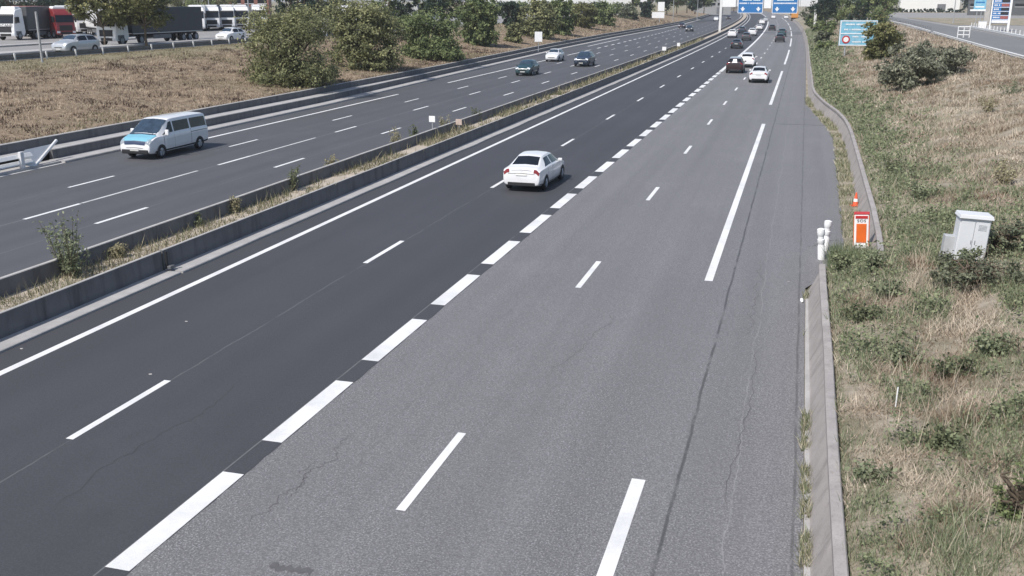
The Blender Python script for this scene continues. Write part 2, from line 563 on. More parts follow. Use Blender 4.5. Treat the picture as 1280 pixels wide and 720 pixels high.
dashes(road_opp, -26.9, 3.2, 12.85, 3.0, .17, 420, M['paint_white'])
dashes(road_opp, -29.75, 9.3, 12.7, 3.0, .15, 420, M['paint_white'])
strip('edge_line', cx(-20.5), cx(-20.3), .004, Y0, Y1, M['paint_white'], road_opp)
for ya, yb in ((48.5, 79), (91.5, 131), (143, 160)):
    strip('shoulder_line', cx(-32.95), cx(-32.73), .004, ya, yb, M['paint_white'], road_opp)
strip('shoulder_line', lambda y: wl(y) + .75, lambda y: wl(y) + .88, .004, Y0, 47, M['paint_worn'], road_opp)
strip('shoulder_line', lambda y: wl(y) + 2.7, lambda y: wl(y) + 2.95, .004, 172, 205, M['paint_white'], road_opp)
dashes(road_opp, -32.8, 165, 6.5, 3.2, .32, 330, M['paint_white'], 'wide_dash')
# older, worn stretch of line between two dashes on the opposite side
for ya, yb in ((44.3, 52), (32, 40)):
    strip('worn_line', cx(-26.97), cx(-26.83), .003, ya, yb, M['paint_worn'], road_opp)
# dark patch, joints, cracks and the gantry's painted shadow
M['tar'] = simple('tar', (.05, .05, .052), .8, var=.2, fine=.2)
M['tar_and_shadow'] = simple('tar_and_shadow', (.115, .113, .117), .85, var=.15, fine=.3)  # thin tar, also the colour of the gantry's painted shadow
def patch_sheet(name, x0, x1, y0, y1, mat, parent, z=.0025, jag=.06):
    b = MB(); n = 14; pts = []
    for i in range(n + 1):
        pts.append((lerp(x0, x1, i / n), y0 + random.uniform(-jag, jag), z))
    for i in range(n + 1):
        pts.append((lerp(x1, x0, i / n), y1 + random.uniform(-jag, jag), z))
    b.poly(pts); return b.build(name, mat, parent)
patch_sheet('painted_gantry_shadow', -8.4, pe(246) - .2, 244.6, 247.6, M['tar_and_shadow'], road_grey, jag=.2)  # cast shadow of the gantry, painted across the lanes as a dark strip
patch_sheet('dark_patch', -6.7, -6.05, 10.80, 10.92, M['tar_and_shadow'], road_grey, jag=.06)  # narrow darker patch on the grey lane
def crack(px0, py0, px1, py1, width, parent, wander=.12, seed=0, mat='tar'):
    rd = random.Random(seed); a = un(px0, py0); c = un(px1, py1); n = 40; b = MB(); x = 0.0
    for i in range(n + 1):
        t = i / n; x += rd.uniform(-1, 1) * wander * .3; x *= .93
        w = width * rd.uniform(.35, 1.0) * (math.sin(min(1, t * 6, (1 - t) * 6) * math.pi / 2) + .05)
        X, Y = lerp(a[0], c[0], t), lerp(a[1], c[1], t)
        dx, dy = c[0] - a[0], c[1] - a[1]; L = math.hypot(dx, dy); nx, ny = dy / L, -dx / L
        for sg in (-1, 1):
            b.v.append((X + nx * (x + sg * w / 2), Y + ny * (x + sg * w / 2), .0025))
    for i in range(n):
        b.f.append((2 * i, 2 * i + 1, 2 * i + 3, 2 * i + 2))
    return b.build('crack', M[mat], parent)
crack(440, 540, 360, 625, .02, road_grey, .3, 1, 'tar_and_shadow'); crack(400, 575, 335, 660, .016, road_grey, .35, 2, 'tar_and_shadow')
crack(690, 470, 760, 385, .014, road_grey, .3, 3, 'tar_and_shadow'); crack(930, 420, 958, 330, .02, road_grey, .3, 5, 'tar_and_shadow')
crack(905, 640, 950, 430, .02, road_grey, .2, 6, 'tar_and_shadow'); crack(1010, 310, 1052, 300, .05, road_grey, .3, 9, 'tar_and_shadow')
crack(150, 345, 420, 232, .03, road_dark, .2, 11, 'tar_and_shadow'); crack(60, 640, 330, 470, .02, road_dark, .3, 12, 'tar')
patch_sheet('tar_joint', -1.3, 2.0, 66.2, 66.45, M['tar_and_shadow'], road_grey)

# ------------------------------------------------------------------ concrete walls and kerbs
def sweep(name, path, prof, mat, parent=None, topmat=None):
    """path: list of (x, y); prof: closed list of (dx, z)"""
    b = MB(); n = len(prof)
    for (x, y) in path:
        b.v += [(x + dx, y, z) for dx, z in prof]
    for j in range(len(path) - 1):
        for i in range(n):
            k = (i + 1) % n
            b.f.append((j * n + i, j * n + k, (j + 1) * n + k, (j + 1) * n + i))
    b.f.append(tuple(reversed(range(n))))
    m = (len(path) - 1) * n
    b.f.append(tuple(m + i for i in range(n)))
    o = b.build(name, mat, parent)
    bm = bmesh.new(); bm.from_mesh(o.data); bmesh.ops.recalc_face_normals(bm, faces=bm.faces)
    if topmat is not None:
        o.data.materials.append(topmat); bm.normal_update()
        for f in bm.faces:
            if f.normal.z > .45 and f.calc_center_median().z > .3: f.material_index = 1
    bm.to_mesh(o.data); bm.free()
    return o

def path(fx, y0, y1):
    return [(fx(y), y) for y in ysteps(y0, y1)]

def wob(fx, amp, seed):
    return lambda y: fx(y) + (fbm1(y * .35, 0, seed, 1) - .5) * amp

tag(sweep('median_kerb', path(wob(cx(-17.0), .03, 5), Y0, 24.0), [(0, -.1), (0, .045), (-.02, .06), (-.66, .06), (-.66, -.1)], M['concrete_kerb']), kind='structure')
tag(sweep('median_kerb', path(wob(cx(-16.97), .09, 6), 24.06, Y1), [(0, -.1), (0, .05), (-.02, .07), (-.7, .07), (-.7, -.1)], M['concrete_kerb']), kind='structure')
mb = empty('median_barrier', (-17.6, 24, 0))
def seg(ya, yb):
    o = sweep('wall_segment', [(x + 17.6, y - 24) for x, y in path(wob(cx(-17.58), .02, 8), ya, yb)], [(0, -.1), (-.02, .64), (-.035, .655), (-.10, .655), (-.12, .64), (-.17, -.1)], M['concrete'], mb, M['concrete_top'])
    return o
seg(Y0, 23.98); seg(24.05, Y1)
jb = MB(); jb.box((.13, 0.015, .38), (.06, .07, .52)); jb.build('joint_bar', M['black_trim'], mb)
jb = MB(); jb.box((.24, .05, .17), (.12, .22, .09)); jb.build('joint_shoe', M['galv_dark'], mb, bevel=.01)
tag(mb, 'long low concrete wall on the near side of the planted median, with one open joint', 'barrier')
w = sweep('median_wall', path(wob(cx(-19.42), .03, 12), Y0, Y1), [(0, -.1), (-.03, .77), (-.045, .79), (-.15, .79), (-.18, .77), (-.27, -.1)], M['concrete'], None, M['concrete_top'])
tag(w, 'stained concrete wall on the far side of the median beside the opposite carriageway', 'barrier')
tag(strip('median_soil', cx(-19.43), cx(-17.7), .30, Y0, Y1, M['soil']), kind='structure')

tag(sweep('verge_kerb', path(wob(lambda y: wl(y) + .95, .03, 15), 40.2, 420), [(0, -.1), (0, .09), (-.03, .12), (-.96, .12), (-.96, -.1)], M['concrete_kerb']), kind='structure')
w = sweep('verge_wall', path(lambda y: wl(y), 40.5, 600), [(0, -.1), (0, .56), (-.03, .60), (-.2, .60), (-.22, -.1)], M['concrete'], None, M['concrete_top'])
tag(w, 'low concrete wall along the outer edge of the opposite carriageway', 'barrier')
tag(strip('verge_fill', lambda y: wl(y) - wl_back(y) - .02, lambda y: wl(y) - .15, .555, Y0, 600, M['concrete_kerb']), kind='structure')
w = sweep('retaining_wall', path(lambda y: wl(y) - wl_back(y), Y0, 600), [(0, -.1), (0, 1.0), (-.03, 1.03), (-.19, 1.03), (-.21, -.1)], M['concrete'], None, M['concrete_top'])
tag(w, 'dark retaining wall at the foot of the brown bank', 'wall')

GBA = [(-.31, -.1), (-.31, .05), (-.29, .08), (-.07, .58), (-.05, .66), (-.095, .675), (-.095, .79), (-.075, .81), (.06, .81), (.08, .79), (.12, .40), (.3, .06), (.3, -.1)]
w = sweep('safety_barrier', path(wob(xb, .03, 17), -20, 27.2), GBA, M['concrete_right'], None, M['concrete_coping'])
tag(strip('gutter', lambda y: pe(y) + .01, lambda y: xb(y) - .28, .022, -20, 26.9, M['concrete_kerb']), kind='structure')
tag(w, 'near concrete safety barrier running down the right side of the shoulder to the bottom edge', 'barrier')
w = sweep('safety_barrier', [(xb(y), y) for y in [29.2, 30.5, 31.7, 33.5, 35.6, 40, 46.6, 52, 56.8, 60, 63, 65.5, 68, 71, 74, 77.5, 81, 83.5, 87, 92] + list(range(98, 600, 8))], GBA, M['concrete_right'], None, M['concrete_coping'])
tag(w, 'far concrete safety barrier bending round the lay-by and on to the gantry', 'barrier')

# car park above the left bank, side road above the right bank
park = tag(strip('car_park', lambda y: -150, lambda y: -61.6, 3.0, 30, 330, M['asphalt_park']), kind='structure')
b = MB(); b.box((0, 0, 0), (1.6, 46, .26)); o = b.build('kerb_island', M['concrete_kerb'], None, (-80.5, 92, 3.05), bevel=.05); tag(o, kind='structure')
b = MB(); b.box((0, 0, 0), (2.6, 60, .24)); o = b.build('kerb_island', M['concrete_kerb'], None, (-69.4, 88, 3.05), bevel=.05); tag(o, kind='structure')
for k in range(9):
    link('bay_line', sheet('bay_line', .14, 12, M['paint_worn']), park, (-83 - k * 0.2, 60 + 9 * k, .004 + 3.0), R(60))
side = tag(strip('side_road', lambda y: 17.6 + off(y), lambda y: 26.4 + off(y), 3.0, 20, 420, M['asphalt_side']), kind='structure')
strip('edge_line', lambda y: 18.4 + off(y), lambda y: 18.6 + off(y), 3.004, 20, 400, M['paint_worn'], side)
isl = tag(strip('grass_island', lambda y: 28.5 + off(y), lambda y: 60, 3.03, 215, 300, M['ground']), kind='structure')
fore = tag(strip('forecourt', lambda y: 26.4 + off(y) , lambda y: 120, 2.99, 20, 420, M['asphalt_park']), kind='structure')

# ------------------------------------------------------------------ vehicles
class Shell:
    """car body lofted through stations (rear to front): y, z bottom, z shoulder, z top, half widths bottom / shoulder / top"""
    def __init__(s, st, crown=.025):
        a = np.array(st, float); s.a = a; s.n = len(a); s.crown = crown
        d = np.diff(a, axis=0)
        m = np.zeros_like(a)
        for i in range(1, s.n - 1):
            p, q = d[i - 1], d[i]
            ok = p * q > 0
            m[i][ok] = 2 * p[ok] * q[ok] / (p[ok] + q[ok])
        m[0] = d[0] * .6; m[-1] = d[-1] * .6
        s.m = m
    def row(s, u):
        u = min(max(u, 0), s.n - 1 - 1e-9); i = int(u); t = u - i
        h00 = 2 * t**3 - 3 * t**2 + 1; h10 = t**3 - 2 * t**2 + t; h01 = -2 * t**3 + 3 * t**2; h11 = t**3 - t**2
        return h00 * s.a[i] + h10 * s.m[i] + h01 * s.a[i + 1] + h11 * s.m[i + 1]
    def sect(s, u):
        y, zb, zs, zt, wb, ws, wt = s.row(u)
        h = zs - zb; g = zt - zs
        return y, [(0, zb), (wb, zb), (ws - .03, zb + .14 * h), (ws, zb + .4 * h), (ws, zb + .72 * h), (ws - .018, zs),
                   (lerp(ws - .045, wt, .08), zs + .10 * g), (lerp(ws - .06, wt, .86), zs + .80 * g), (wt * .965, zs + .95 * g), (wt * .72, zt), (0, zt + s.crown)]
    def pt(s, u, v, sd=1):
        y, p = s.sect(u)
        v = min(max(v, 0), 10 - 1e-9); i = int(v); t = v - i
        return Vector((sd * lerp(p[i][0], p[i + 1][0], t), y, lerp(p[i][1], p[i + 1][1], t)))
    def nrm(s, u, v, sd=1):
        e = .04
        du = s.pt(u + e, v, sd) - s.pt(u - e, v, sd); dv = s.pt(u, v + e, sd) - s.pt(u, v - e, sd)
        n = du.cross(dv) * sd
        if n.length < 1e-9: return Vector((0, 0, 1))
        n.normalize()
        return n
    def body(s, name, mat, parent, nu=3):
        b = MB(); us = [i / nu for i in range((s.n - 1) * nu + 1)]
        vs = [0, 1, 1.5, 2, 3, 4, 5, 5.5, 6, 7, 8, 8.5, 9, 9.5, 10]
        ring = [(v, 1) for v in vs] + [(v, -1) for v in reversed(vs[1:-1])]
        k = len(ring)
        for u in us:
            b.v += [tuple(s.pt(u, v, sd)) for v, sd in ring]
        for j in range(len(us) - 1):
            for i in range(k):
                i2 = (i + 1) % k
                b.f.append((j * k + i, (j + 1) * k + i, (j + 1) * k + i2, j * k + i2))
        b.f.append(tuple(range(k))); b.f.append(tuple((len(us) - 1) * k + i for i in reversed(range(k))))
        o = b.build(name, mat, parent)
        bm = bmesh.new(); bm.from_mesh(o.data); bmesh.ops.recalc_face_normals(bm, faces=bm.faces); bm.to_mesh(o.data); bm.free()
        o.data.shade_smooth(); o.data.set_sharp_from_angle(angle=R(38))
        return o
    def patch(s, name, mat, parent, u, v, sd=1, offs=.005, nu=6, nv=3):
        """u = (u at v0 start, end, u at v1 start, end)"""
        b = MB()
        if len(u) == 2: u = (u[0], u[1], u[0], u[1])
        for j in range(nv + 1):
            t = j / nv; vv = lerp(v[0], v[1], t); ua, ub = lerp(u[0], u[2], t), lerp(u[1], u[3], t)
            for i in range(nu + 1):
                uu = lerp(ua, ub, i / nu)
                b.v.append(tuple(s.pt(uu, vv, sd) + s.nrm(uu, vv, sd) * offs))
        for j in range(nv):
            for i in range(nu):
                a = j * (nu + 1) + i; q = (a, a + 1, a + nu + 2, a + nu + 1)
                b.f.append(q if sd > 0 else tuple(reversed(q)))
        return b.build(name, mat, parent, smooth=True)
    def top(s, name, mat, parent, u0, u1, v0, v1=None, offs=.005, nu=5, ns=8):
        """a patch across the whole top (windscreen, bonnet, roof); v0 outer limit at u0, v1 at u1"""
        b = MB(); v1 = v0 if v1 is None else v1
        for i in range(nu + 1):
            t = i / nu; uu = lerp(u0, u1, t); vl = lerp(v0, v1, t)
            for j in range(ns + 1):
                q = -1 + 2 * j / ns; vv = 10 - abs(q) * (10 - vl); sd = 1 if q >= 0 else -1
                b.v.append(tuple(s.pt(uu, vv, sd) + s.nrm(uu, min(vv, 9.9), sd) * offs))
        for i in range(nu):
            for j in range(ns):
                a = i * (ns + 1) + j
                b.f.append((a, a + 1, a + ns + 2, a + ns + 1))
        o = b.build(name, mat, parent, smooth=True)
        bm = bmesh.new(); bm.from_mesh(o.data)
        for f in bm.faces:
            pass
        bmesh.ops.recalc_face_normals(bm, faces=bm.faces); bm.to_mesh(o.data); bm.free()
        return o

WHEEL = {}
def wheel(parent, x, y, r, w, spokes=5, simple_wheel=False):
    sd = 1 if x > 0 else -1
    key = (round(r, 3), w, sd, simple_wheel)
    if key not in WHEEL:
        t = MB(); hw = w / 2
        t.lathe([(r * .62, -hw), (r * .9, -hw), (r * .98, -hw * .75), (r, -hw * .4), (r, hw * .4), (r * .98, hw * .75), (r * .9, hw), (r * .62, hw), (r * .62, -hw)], axis='X', n=22)
        tm = t.mesh('tyre', M['rubber'], smooth='weld')
        q = MB(); xo = sd * hw * .82
        q.lathe([(r * .64, sd * hw * .98), (r * .60, xo), (r * .56, xo - sd * .03), (r * .2, xo - sd * .035), (r * .17, xo), (.001, xo)], axis='X', n=22)
        for k in range(spokes):
            a = 2 * math.pi * k / spokes
            q.tube((xo - sd * .005, math.cos(a) * r * .1, math.sin(a) * r * .1), (xo - sd * .005, math.cos(a) * r * .6, math.sin(a) * r * .6), .035 * r / .32, .03 * r / .32, 5)
        rm = q.mesh('rim', M['rim'], smooth='weld')
        WHEEL[key] = (tm, rm)
    tm, rm = WHEEL[key]
    we = link('wheel', tm, parent, (x, y, r))
    link('rim', rm, we)
    return we

def arch(parent, x, y, r, sd):
    b = MB(); n = 14
    for i in range(n + 1):
        a = R(-12) + (math.pi + R(24)) * i / n
        for rr in (r * .9, r * 1.17):
            b.v.append((x, y + math.cos(a) * rr, r + math.sin(a) * rr))
    for i in range(n):
        b.f.append((2 * i, 2 * i + 1, 2 * i + 3, 2 * i + 2))
    b.build('wheel_arch', M['black_trim'], parent)

SEDAN = [(-2.32, .40, .55, .60, .60, .70, .60), (-2.30, .32, .72, .82, .68, .80, .66), (-2.25, .30, .90, 1.03, .72, .84, .68),
         (-2.08, .28, .95, 1.07, .76, .87, .69), (-1.82, .26, .97, 1.10, .79, .895, .68), (-1.02, .22, .98, 1.41, .80, .905, .56),
         (-.70, .20, .98, 1.455, .80, .905, .57), (0, .18, .97, 1.47, .80, .905, .58), (.42, .18, .96, 1.425, .80, .905, .57),
         (1.18, .18, .93, 1.01, .80, .90, .68), (1.5, .19, .89, .96, .78, .89, .66), (1.95, .22, .79, .86, .74, .86, .62),
         (2.22, .25, .66, .74, .68, .78, .56), (2.32, .35, .5, .57, .58, .66, .5)]
HATCH = [(-2.0, .42, .58, .62, .60, .68, .58), (-1.98, .34, .78, .92, .68, .79, .66), (-1.93, .30, .95, 1.06, .72, .83, .67),
         (-1.85, .28, .99, 1.14, .76, .86, .66), (-1.45, .25, 1.0, 1.44, .78, .88, .58), (-1.0, .22, 1.0, 1.53, .78, .885, .58),
         (-.2, .2, .99, 1.56, .78, .885, .59), (.35, .2, .98, 1.50, .78, .885, .58), (1.02, .2, .95, 1.05, .78, .88, .68),
         (1.35, .2, .91, .99, .76, .87, .66), (1.75, .22, .80, .88, .72, .84, .62), (1.93, .26, .66, .76, .66, .77, .56), (2.0, .36, .5, .58, .56, .64, .5)]
SUV = [(-2.2, .46, .66, .72, .62, .72, .62), (-2.18, .38, .88, 1.02, .72, .83, .70), (-2.13, .34, 1.04, 1.18, .76, .88, .70),
       (-2.05, .32, 1.08, 1.26, .80, .91, .68), (-1.72, .30, 1.09, 1.56, .82, .925, .62), (-1.2, .27, 1.09, 1.65, .82, .93, .62),
       (-.2, .25, 1.08, 1.68, .82, .93, .63), (.35, .25, 1.07, 1.61, .82, .93, .62), (1.05, .25, 1.05, 1.16, .82, .925, .72),
       (1.45, .26, 1.01, 1.10, .80, .91, .70), (1.92, .28, .90, .99, .76, .88, .66), (2.13, .32, .74, .86, .70, .80, .60), (2.2, .42, .58, .66, .6, .68, .54)]
VAN = [(-2.7, .45, 1.10, 1.72, .80, .90, .72), (-2.67, .38, 1.14, 1.88, .86, .945, .77), (-2.5, .34, 1.16, 1.94, .88, .97, .79),
       (-1.6, .32, 1.17, 1.97, .89, .978, .80), (-.4, .30, 1.17, 1.98, .89, .978, .80), (.55, .30, 1.16, 1.965, .89, .978, .79),
       (.80, .30, 1.15, 1.91, .89, .975, .77), (1.98, .30, 1.12, 1.20, .88, .965, .84), (2.36, .31, 1.02, 1.09, .86, .955, .82),
       (2.60, .33, .86, .95, .82, .92, .78), (2.68, .36, .66, .73, .76, .86, .70), (2.7, .42, .55, .60, .62, .72, .54)]

def car(kind, paint, loc, rz, label, cat='car', group=None, detail=2, wr=.32, name=None, colour_name=None):
    st = {'sedan': SEDAN, 'hatch': HATCH, 'suv': SUV}[kind]
    s = Shell(st)
    n = s.n
    if kind == 'sedan': top0, rw, fs, fe = 5, 4, 8, 9
    else: top0, rw, fs, fe = 4, 3, 7, 8
    t = empty(name or {'sedan': 'saloon_car', 'hatch': 'hatchback_car', 'suv': 'crossover_car'}[kind], (loc[0], loc[1], loc[2] if len(loc) > 2 else 0), rz)
    tag(t, label, cat, group)
    s.body('body', paint, t, 3 if detail else 2)
    s.top('windscreen', M['glass_clear'], t, fs + .06, fe - .06, 8.15, 8.05)
    s.top('rear_window', M['glass'], t, rw + .12, top0 - .08, 8.35, 8.25)
    mid = (top0 + fs) / 2
    for sd in (1, -1):
        s.patch('side_window', M['glass'], t, (mid + .1, fe - .45, mid + .1, fs + .12), (6.05, 7.0), sd, .004)
        s.patch('side_window', M['glass'], t, (top0 - .45, mid - .02, top0 + .12, mid - .02), (6.05, 7.0), sd, .004)
    L = [a[0] for a in st]
    wy_r, wy_f = L[0] + .78 + (.12 if kind == 'sedan' else 0), L[-1] - .88
    for sd in (1, -1):
        for y in (wy_r, wy_f):
            wheel(t, sd * (.905 if kind == 'sedan' else .885 if kind == 'hatch' else .93) * .9, y, wr, .21)
            arch(t, sd * ({'sedan': .905, 'hatch': .885, 'suv': .93}[kind] + .004), y, wr, sd)
    # lamps
    for sd in (1, -1):
        s.patch('tail_light', M['lamp_red'], t, (1.15, 1.85), (5.0, 8.55), sd, .008, 4, 4)
        s.patch('headlight', M['lamp_clear'], t, (n - 3 + .05, n - 2 - .1), (5.2, 8.6), sd, .006, 4, 4)
    if detail:
        for sd in (1, -1):
            m = MB(); y = s.row(fe - .35)[0]
            p = s.pt(fe - .45, 6.0, sd)
            m.box((p.x + sd * .10, p.y, p.z + .06), (.19, .10, .13)); m.build('mirror', paint, t, bevel=.03)
        b = MB(); b.box((0, L[0] - .012, .80 if kind == 'sedan' else .92), (.50, .02, .11))
        b.v = [(x, y + .06 * (z > .8), z) for x, y, z in b.v]
        b.build('number_plate', M['plate'], t)
        b = MB(); b.box((0, L[-1] - .03, .44), (.50, .09, .11)); b.build('number_plate', M['plate'], t)
        b = MB(); b.box((0, L[-1] - .045, .58), (.9, .09, .10)); b.build('grille', M['black_trim'], t, bevel=.01)
        b = MB(); b.box((0, L[0] + .07, .36), (1.25, .16, .16)); b.build('rear_skirt', M['black_trim'], t, bevel=.02)
    if detail > 1:
        # door joints and handles
        for sd in (1, -1):
            for u0 in (mid + .03, fe - .3, top0 - .1):
                s.patch('door_joint', M['black_trim'], t, (u0 - .012, u0 + .012), (2.1, 5.9), sd, .003, 1, 6)
            for u0 in (mid - .25, mid + .85):
                p = s.pt(u0, 4.75, sd)
                b = MB(); b.box((p.x + sd * .012, p.y, p.z), (.03, .17, .03)); b.build('door_handle', paint, t, bevel=.006)
            s.patch('sill_trim', M['black_trim'], t, (2.5, n - 3.2), (1.35, 1.9), sd, .004, 10, 1)
        s.top('bumper_joint', M['black_trim'], t, .92, 1.0, 8.2, 8.2, .004, 1, 8)
        s.top('boot_groove', M['black_trim'], t, 1.50, 1.57, 9.05, 9.05, .004, 1, 8)
        b = MB(); b.lathe([(.001, 0), (.05, 0), (.05, .02)], (0, 0, 0), n=14); o = b.build('badge', M['galv_dark'], t, (0, L[2] - .018, .955)); o.rotation_euler = (R(75), 0, 0)
    return t, s

P = {}
P['white'] = paint_car('paint_car_white', (.80, .80, .81))
P['white2'] = paint_car('paint_car_offwhite', (.70, .71, .72))
P['silver'] = paint_car('paint_car_silver', (.50, .52, .54), .35, .32)
P['black'] = paint_car('paint_car_black', (.018, .020, .024))
P['navy'] = paint_car('paint_car_navy', (.022, .035, .06))
P['grey'] = paint_car('paint_car_grey', (.07, .075, .085), .3)
P['teal'] = paint_car('paint_car_teal', (.02, .055, .065))
P['darkred'] = paint_car('paint_car_dark_red', (.026, .011, .014))
P['red'] = paint_car('paint_car_red', (.22, .03, .03))
P['sky'] = paint_car('paint_car_sky', (.21, .50, .63))
P['orange'] = paint_car('paint_car_orange', (.60, .26, .06))

PI = math.pi
# --- the white saloon in the fast lane, nearest car
t, s = car('sedan', P['white'], (-10.80, 41.2), R(-1.2), 'white saloon with red tail lights, the nearest car driving away on the dark tarmac', detail=2, wr=.325)
t.scale = (.95, .94, .95)

# --- minibus on the opposite carriageway
def minibus(loc, rz, label):
    s = Shell(VAN, .03); t = empty('minibus', (loc[0], loc[1], 0), rz); tag(t, label, 'minibus')
    s.body('body', P['white'], t, 3)
    s.top('windscreen', M['glass_clear'], t, 6.04, 6.96, 8.0, 7.6, .008, 8, 12)
    s.top('bonnet', P['sky'], t, 6.97, 8.95, 6.6, 6.9, .012, 14, 20)
    s.top('rear_window', M['glass'], t, .15, .95, 8.4, 8.4)
    for sd in (1, -1):
        s.patch('cab_window', M['glass'], t, (5.05, 6.62, 5.05, 6.02), (6.02, 7.0), sd)
        s.patch('side_window', M['glass'], t, (3.55, 4.85, 3.55, 4.85), (6.02, 6.95), sd)
        s.patch('side_window', M['glass'], t, (1.75, 3.45, 1.85, 3.45), (6.02, 6.95), sd)
        s.patch('lower_panel', P['white2'], t, (1.4, 6.4), (2.2, 4.2), sd, .003, 14, 3)
        s.patch('sill_trim', M['black_trim'], t, (1.2, 7.6), (1.3, 2.0), sd, .006, 14, 2)
        for u0 in (4.95, 3.5, 6.55):
            s.patch('door_joint', M['black_trim'], t, (u0 - .01, u0 + .01), (2.1, 5.9), sd, .005, 1, 6)
        s.patch('slide_rail', M['black_trim'], t, (1.7, 3.5), (4.5, 4.62), sd, .006, 8, 1)
        p = s.pt(6.45, 6.0, sd)
        b = MB(); b.box((p.x + sd * .15, p.y, p.z + .10), (.22, .12, .30)); b.build('mirror', P['white'], t, bevel=.04)
        s.patch('headlight', M['lamp_grey'], t, (8.3, 9.5), (4.6, 8.5), sd, .012, 8, 8)
        s.patch('tail_light', M['lamp_red'], t, (.1, .9), (4.6, 7.2), sd, .008, 3, 4)
        for y in (-1.75, 1.75):
            wheel(t, sd * .87, y, .335, .22, 6)
            arch(t, sd * .983, y, .335, sd)
    s.top('grille', M['grille_blue'], t, 9.0, 9.8, 8.52, 8.5, .013, 8, 16)
    s.top('bumper_trim', M['black_trim'], t, 10.75, 10.98, 8.2, 8.2, .006)
    b = MB(); b.box((0, 2.60, .42), (1.62, .26, .24)); b.build('bumper', M['black_trim'], t, bevel=.05)
    b = MB(); b.box((0, 2.735, .52), (.52, .03, .11)); b.build('number_plate', M['plate'], t)
    b = MB(); b.lathe([(.001, 0), (.08, 0), (.08, .02)], (0, 0, 0), n=14); o = b.build('badge', M['galv'], t, (0, 2.64, .80)); o.rotation_euler = (R(-90), 0, 0)
    t.scale = (.96, .95, .96)
    return t
M['lamp_grey'] = simple('lamp_grey', (.30, .33, .36), .1, coat=.8)
M['grille_blue'] = simple('grille_blue', (.025, .045, .10), .4)
minibus((-31.75, 44.6), PI - R(.5), 'white minibus with pale blue bonnet and tinted side windows, facing the camera')

# --- the other traffic: x, y of the car's middle, driving away (rz 0) or towards the camera (rz pi)
def away(kind, paint, x, y, label, d=1, wr=.32):
    return car(kind, paint, (x + off(y), y), heading(y), label, detail=d, wr=wr)
def near(kind, paint, x, y, label, d=1, wr=.32):
    return car(kind, paint, (x + off(y), y), PI + heading(y), label, detail=d, wr=wr)
near('hatch', P['teal'], -28.25, 104.0, 'dark green hatchback in the middle lane of the opposite carriageway, nearest after the minibus')
near('hatch', P['white2'], -31.3, 129.0, 'white hatchback on the opposite carriageway beside the small white roadside sign')
near('suv', P['navy'], -25.5, 120.5, 'dark blue crossover facing the camera in the lane next to the median')
t, s = away('suv', P['darkred'], -7.05, 114.2, 'dark red estate with a pale load in its rear window, beside the white saloon')
s.top('roof_panel', P['silver'], t, 4.05, 6.95, 8.2, 8.2, .015, 14, 16)
s.top('load', M['sign_white'], t, 1.55, 3.75, 9.45, 9.6, .012)
away('suv', P['white'], -6.3, 124.2, 'white crossover half hidden in front of the dark red estate')
away('sedan', P['white'], -3.95, 101.6, 'white saloon in the slow lane right of the dark red estate', 2)
away('hatch', P['black'], -4.15, 200.5, 'black hatchback close behind the dark tall van near the gantry shadow')
away('suv', P['teal'], -4.15, 232, 'dark tall van just ahead of the black hatchback in the slow lane', 1, .34)
away('hatch', P['black'], -6.9, 275, 'black hatchback in the middle grey lane ahead of the dark tall van')
away('sedan', P['black'], -10.6, 172.5, 'black saloon leading out of the dashes in the fast lane, farthest back of the queue')
away('suv', P['white'], -14.3, 222, 'wide white van hugging the median in the far queue')
away('hatch', P['navy'], -13.6, 252, 'navy hatchback ahead of the wide white van by the median')
away('hatch', P['grey'], -10.7, 207, 'dark grey hatchback in the middle of the far queue')
away('suv', P['white2'], -10.6, 234, 'white crossover just ahead of the dark grey hatchback')
away('sedan', P['white'], -10.3, 280, 'white saloon in the far queue below the left blue gantry sign')
away('suv', P['white'], -10.6, 345, 'small far white van below the gap between the blue gantry signs')
away('hatch', P['silver'], -9.6, 392, 'farthest silver hatchback on the dark tarmac below the gantry', 0)
away('hatch', P['white'], -6.2, 455, 'far white hatchback under the right blue gantry sign', 0)
away('hatch', P['white2'], -1.0, 450, 'far white hatchback beside the orange lorry', 0)
near('hatch', P['black'], -27.2, 262, 'black hatchback with lamps showing, far down the opposite carriageway left of the gantry post')
near('hatch', P['darkred'], -32.0, 292, 'far dark reddish hatchback at the outer edge of the opposite carriageway', 0)
near('suv', P['white'], -28.0, 395, 'tiny white van far down the opposite carriageway behind the gantry post', 0)
near('hatch', P['darkred'], -24.5, 430, 'tiny dark red hatchback far down the opposite carriageway near the median', 0)

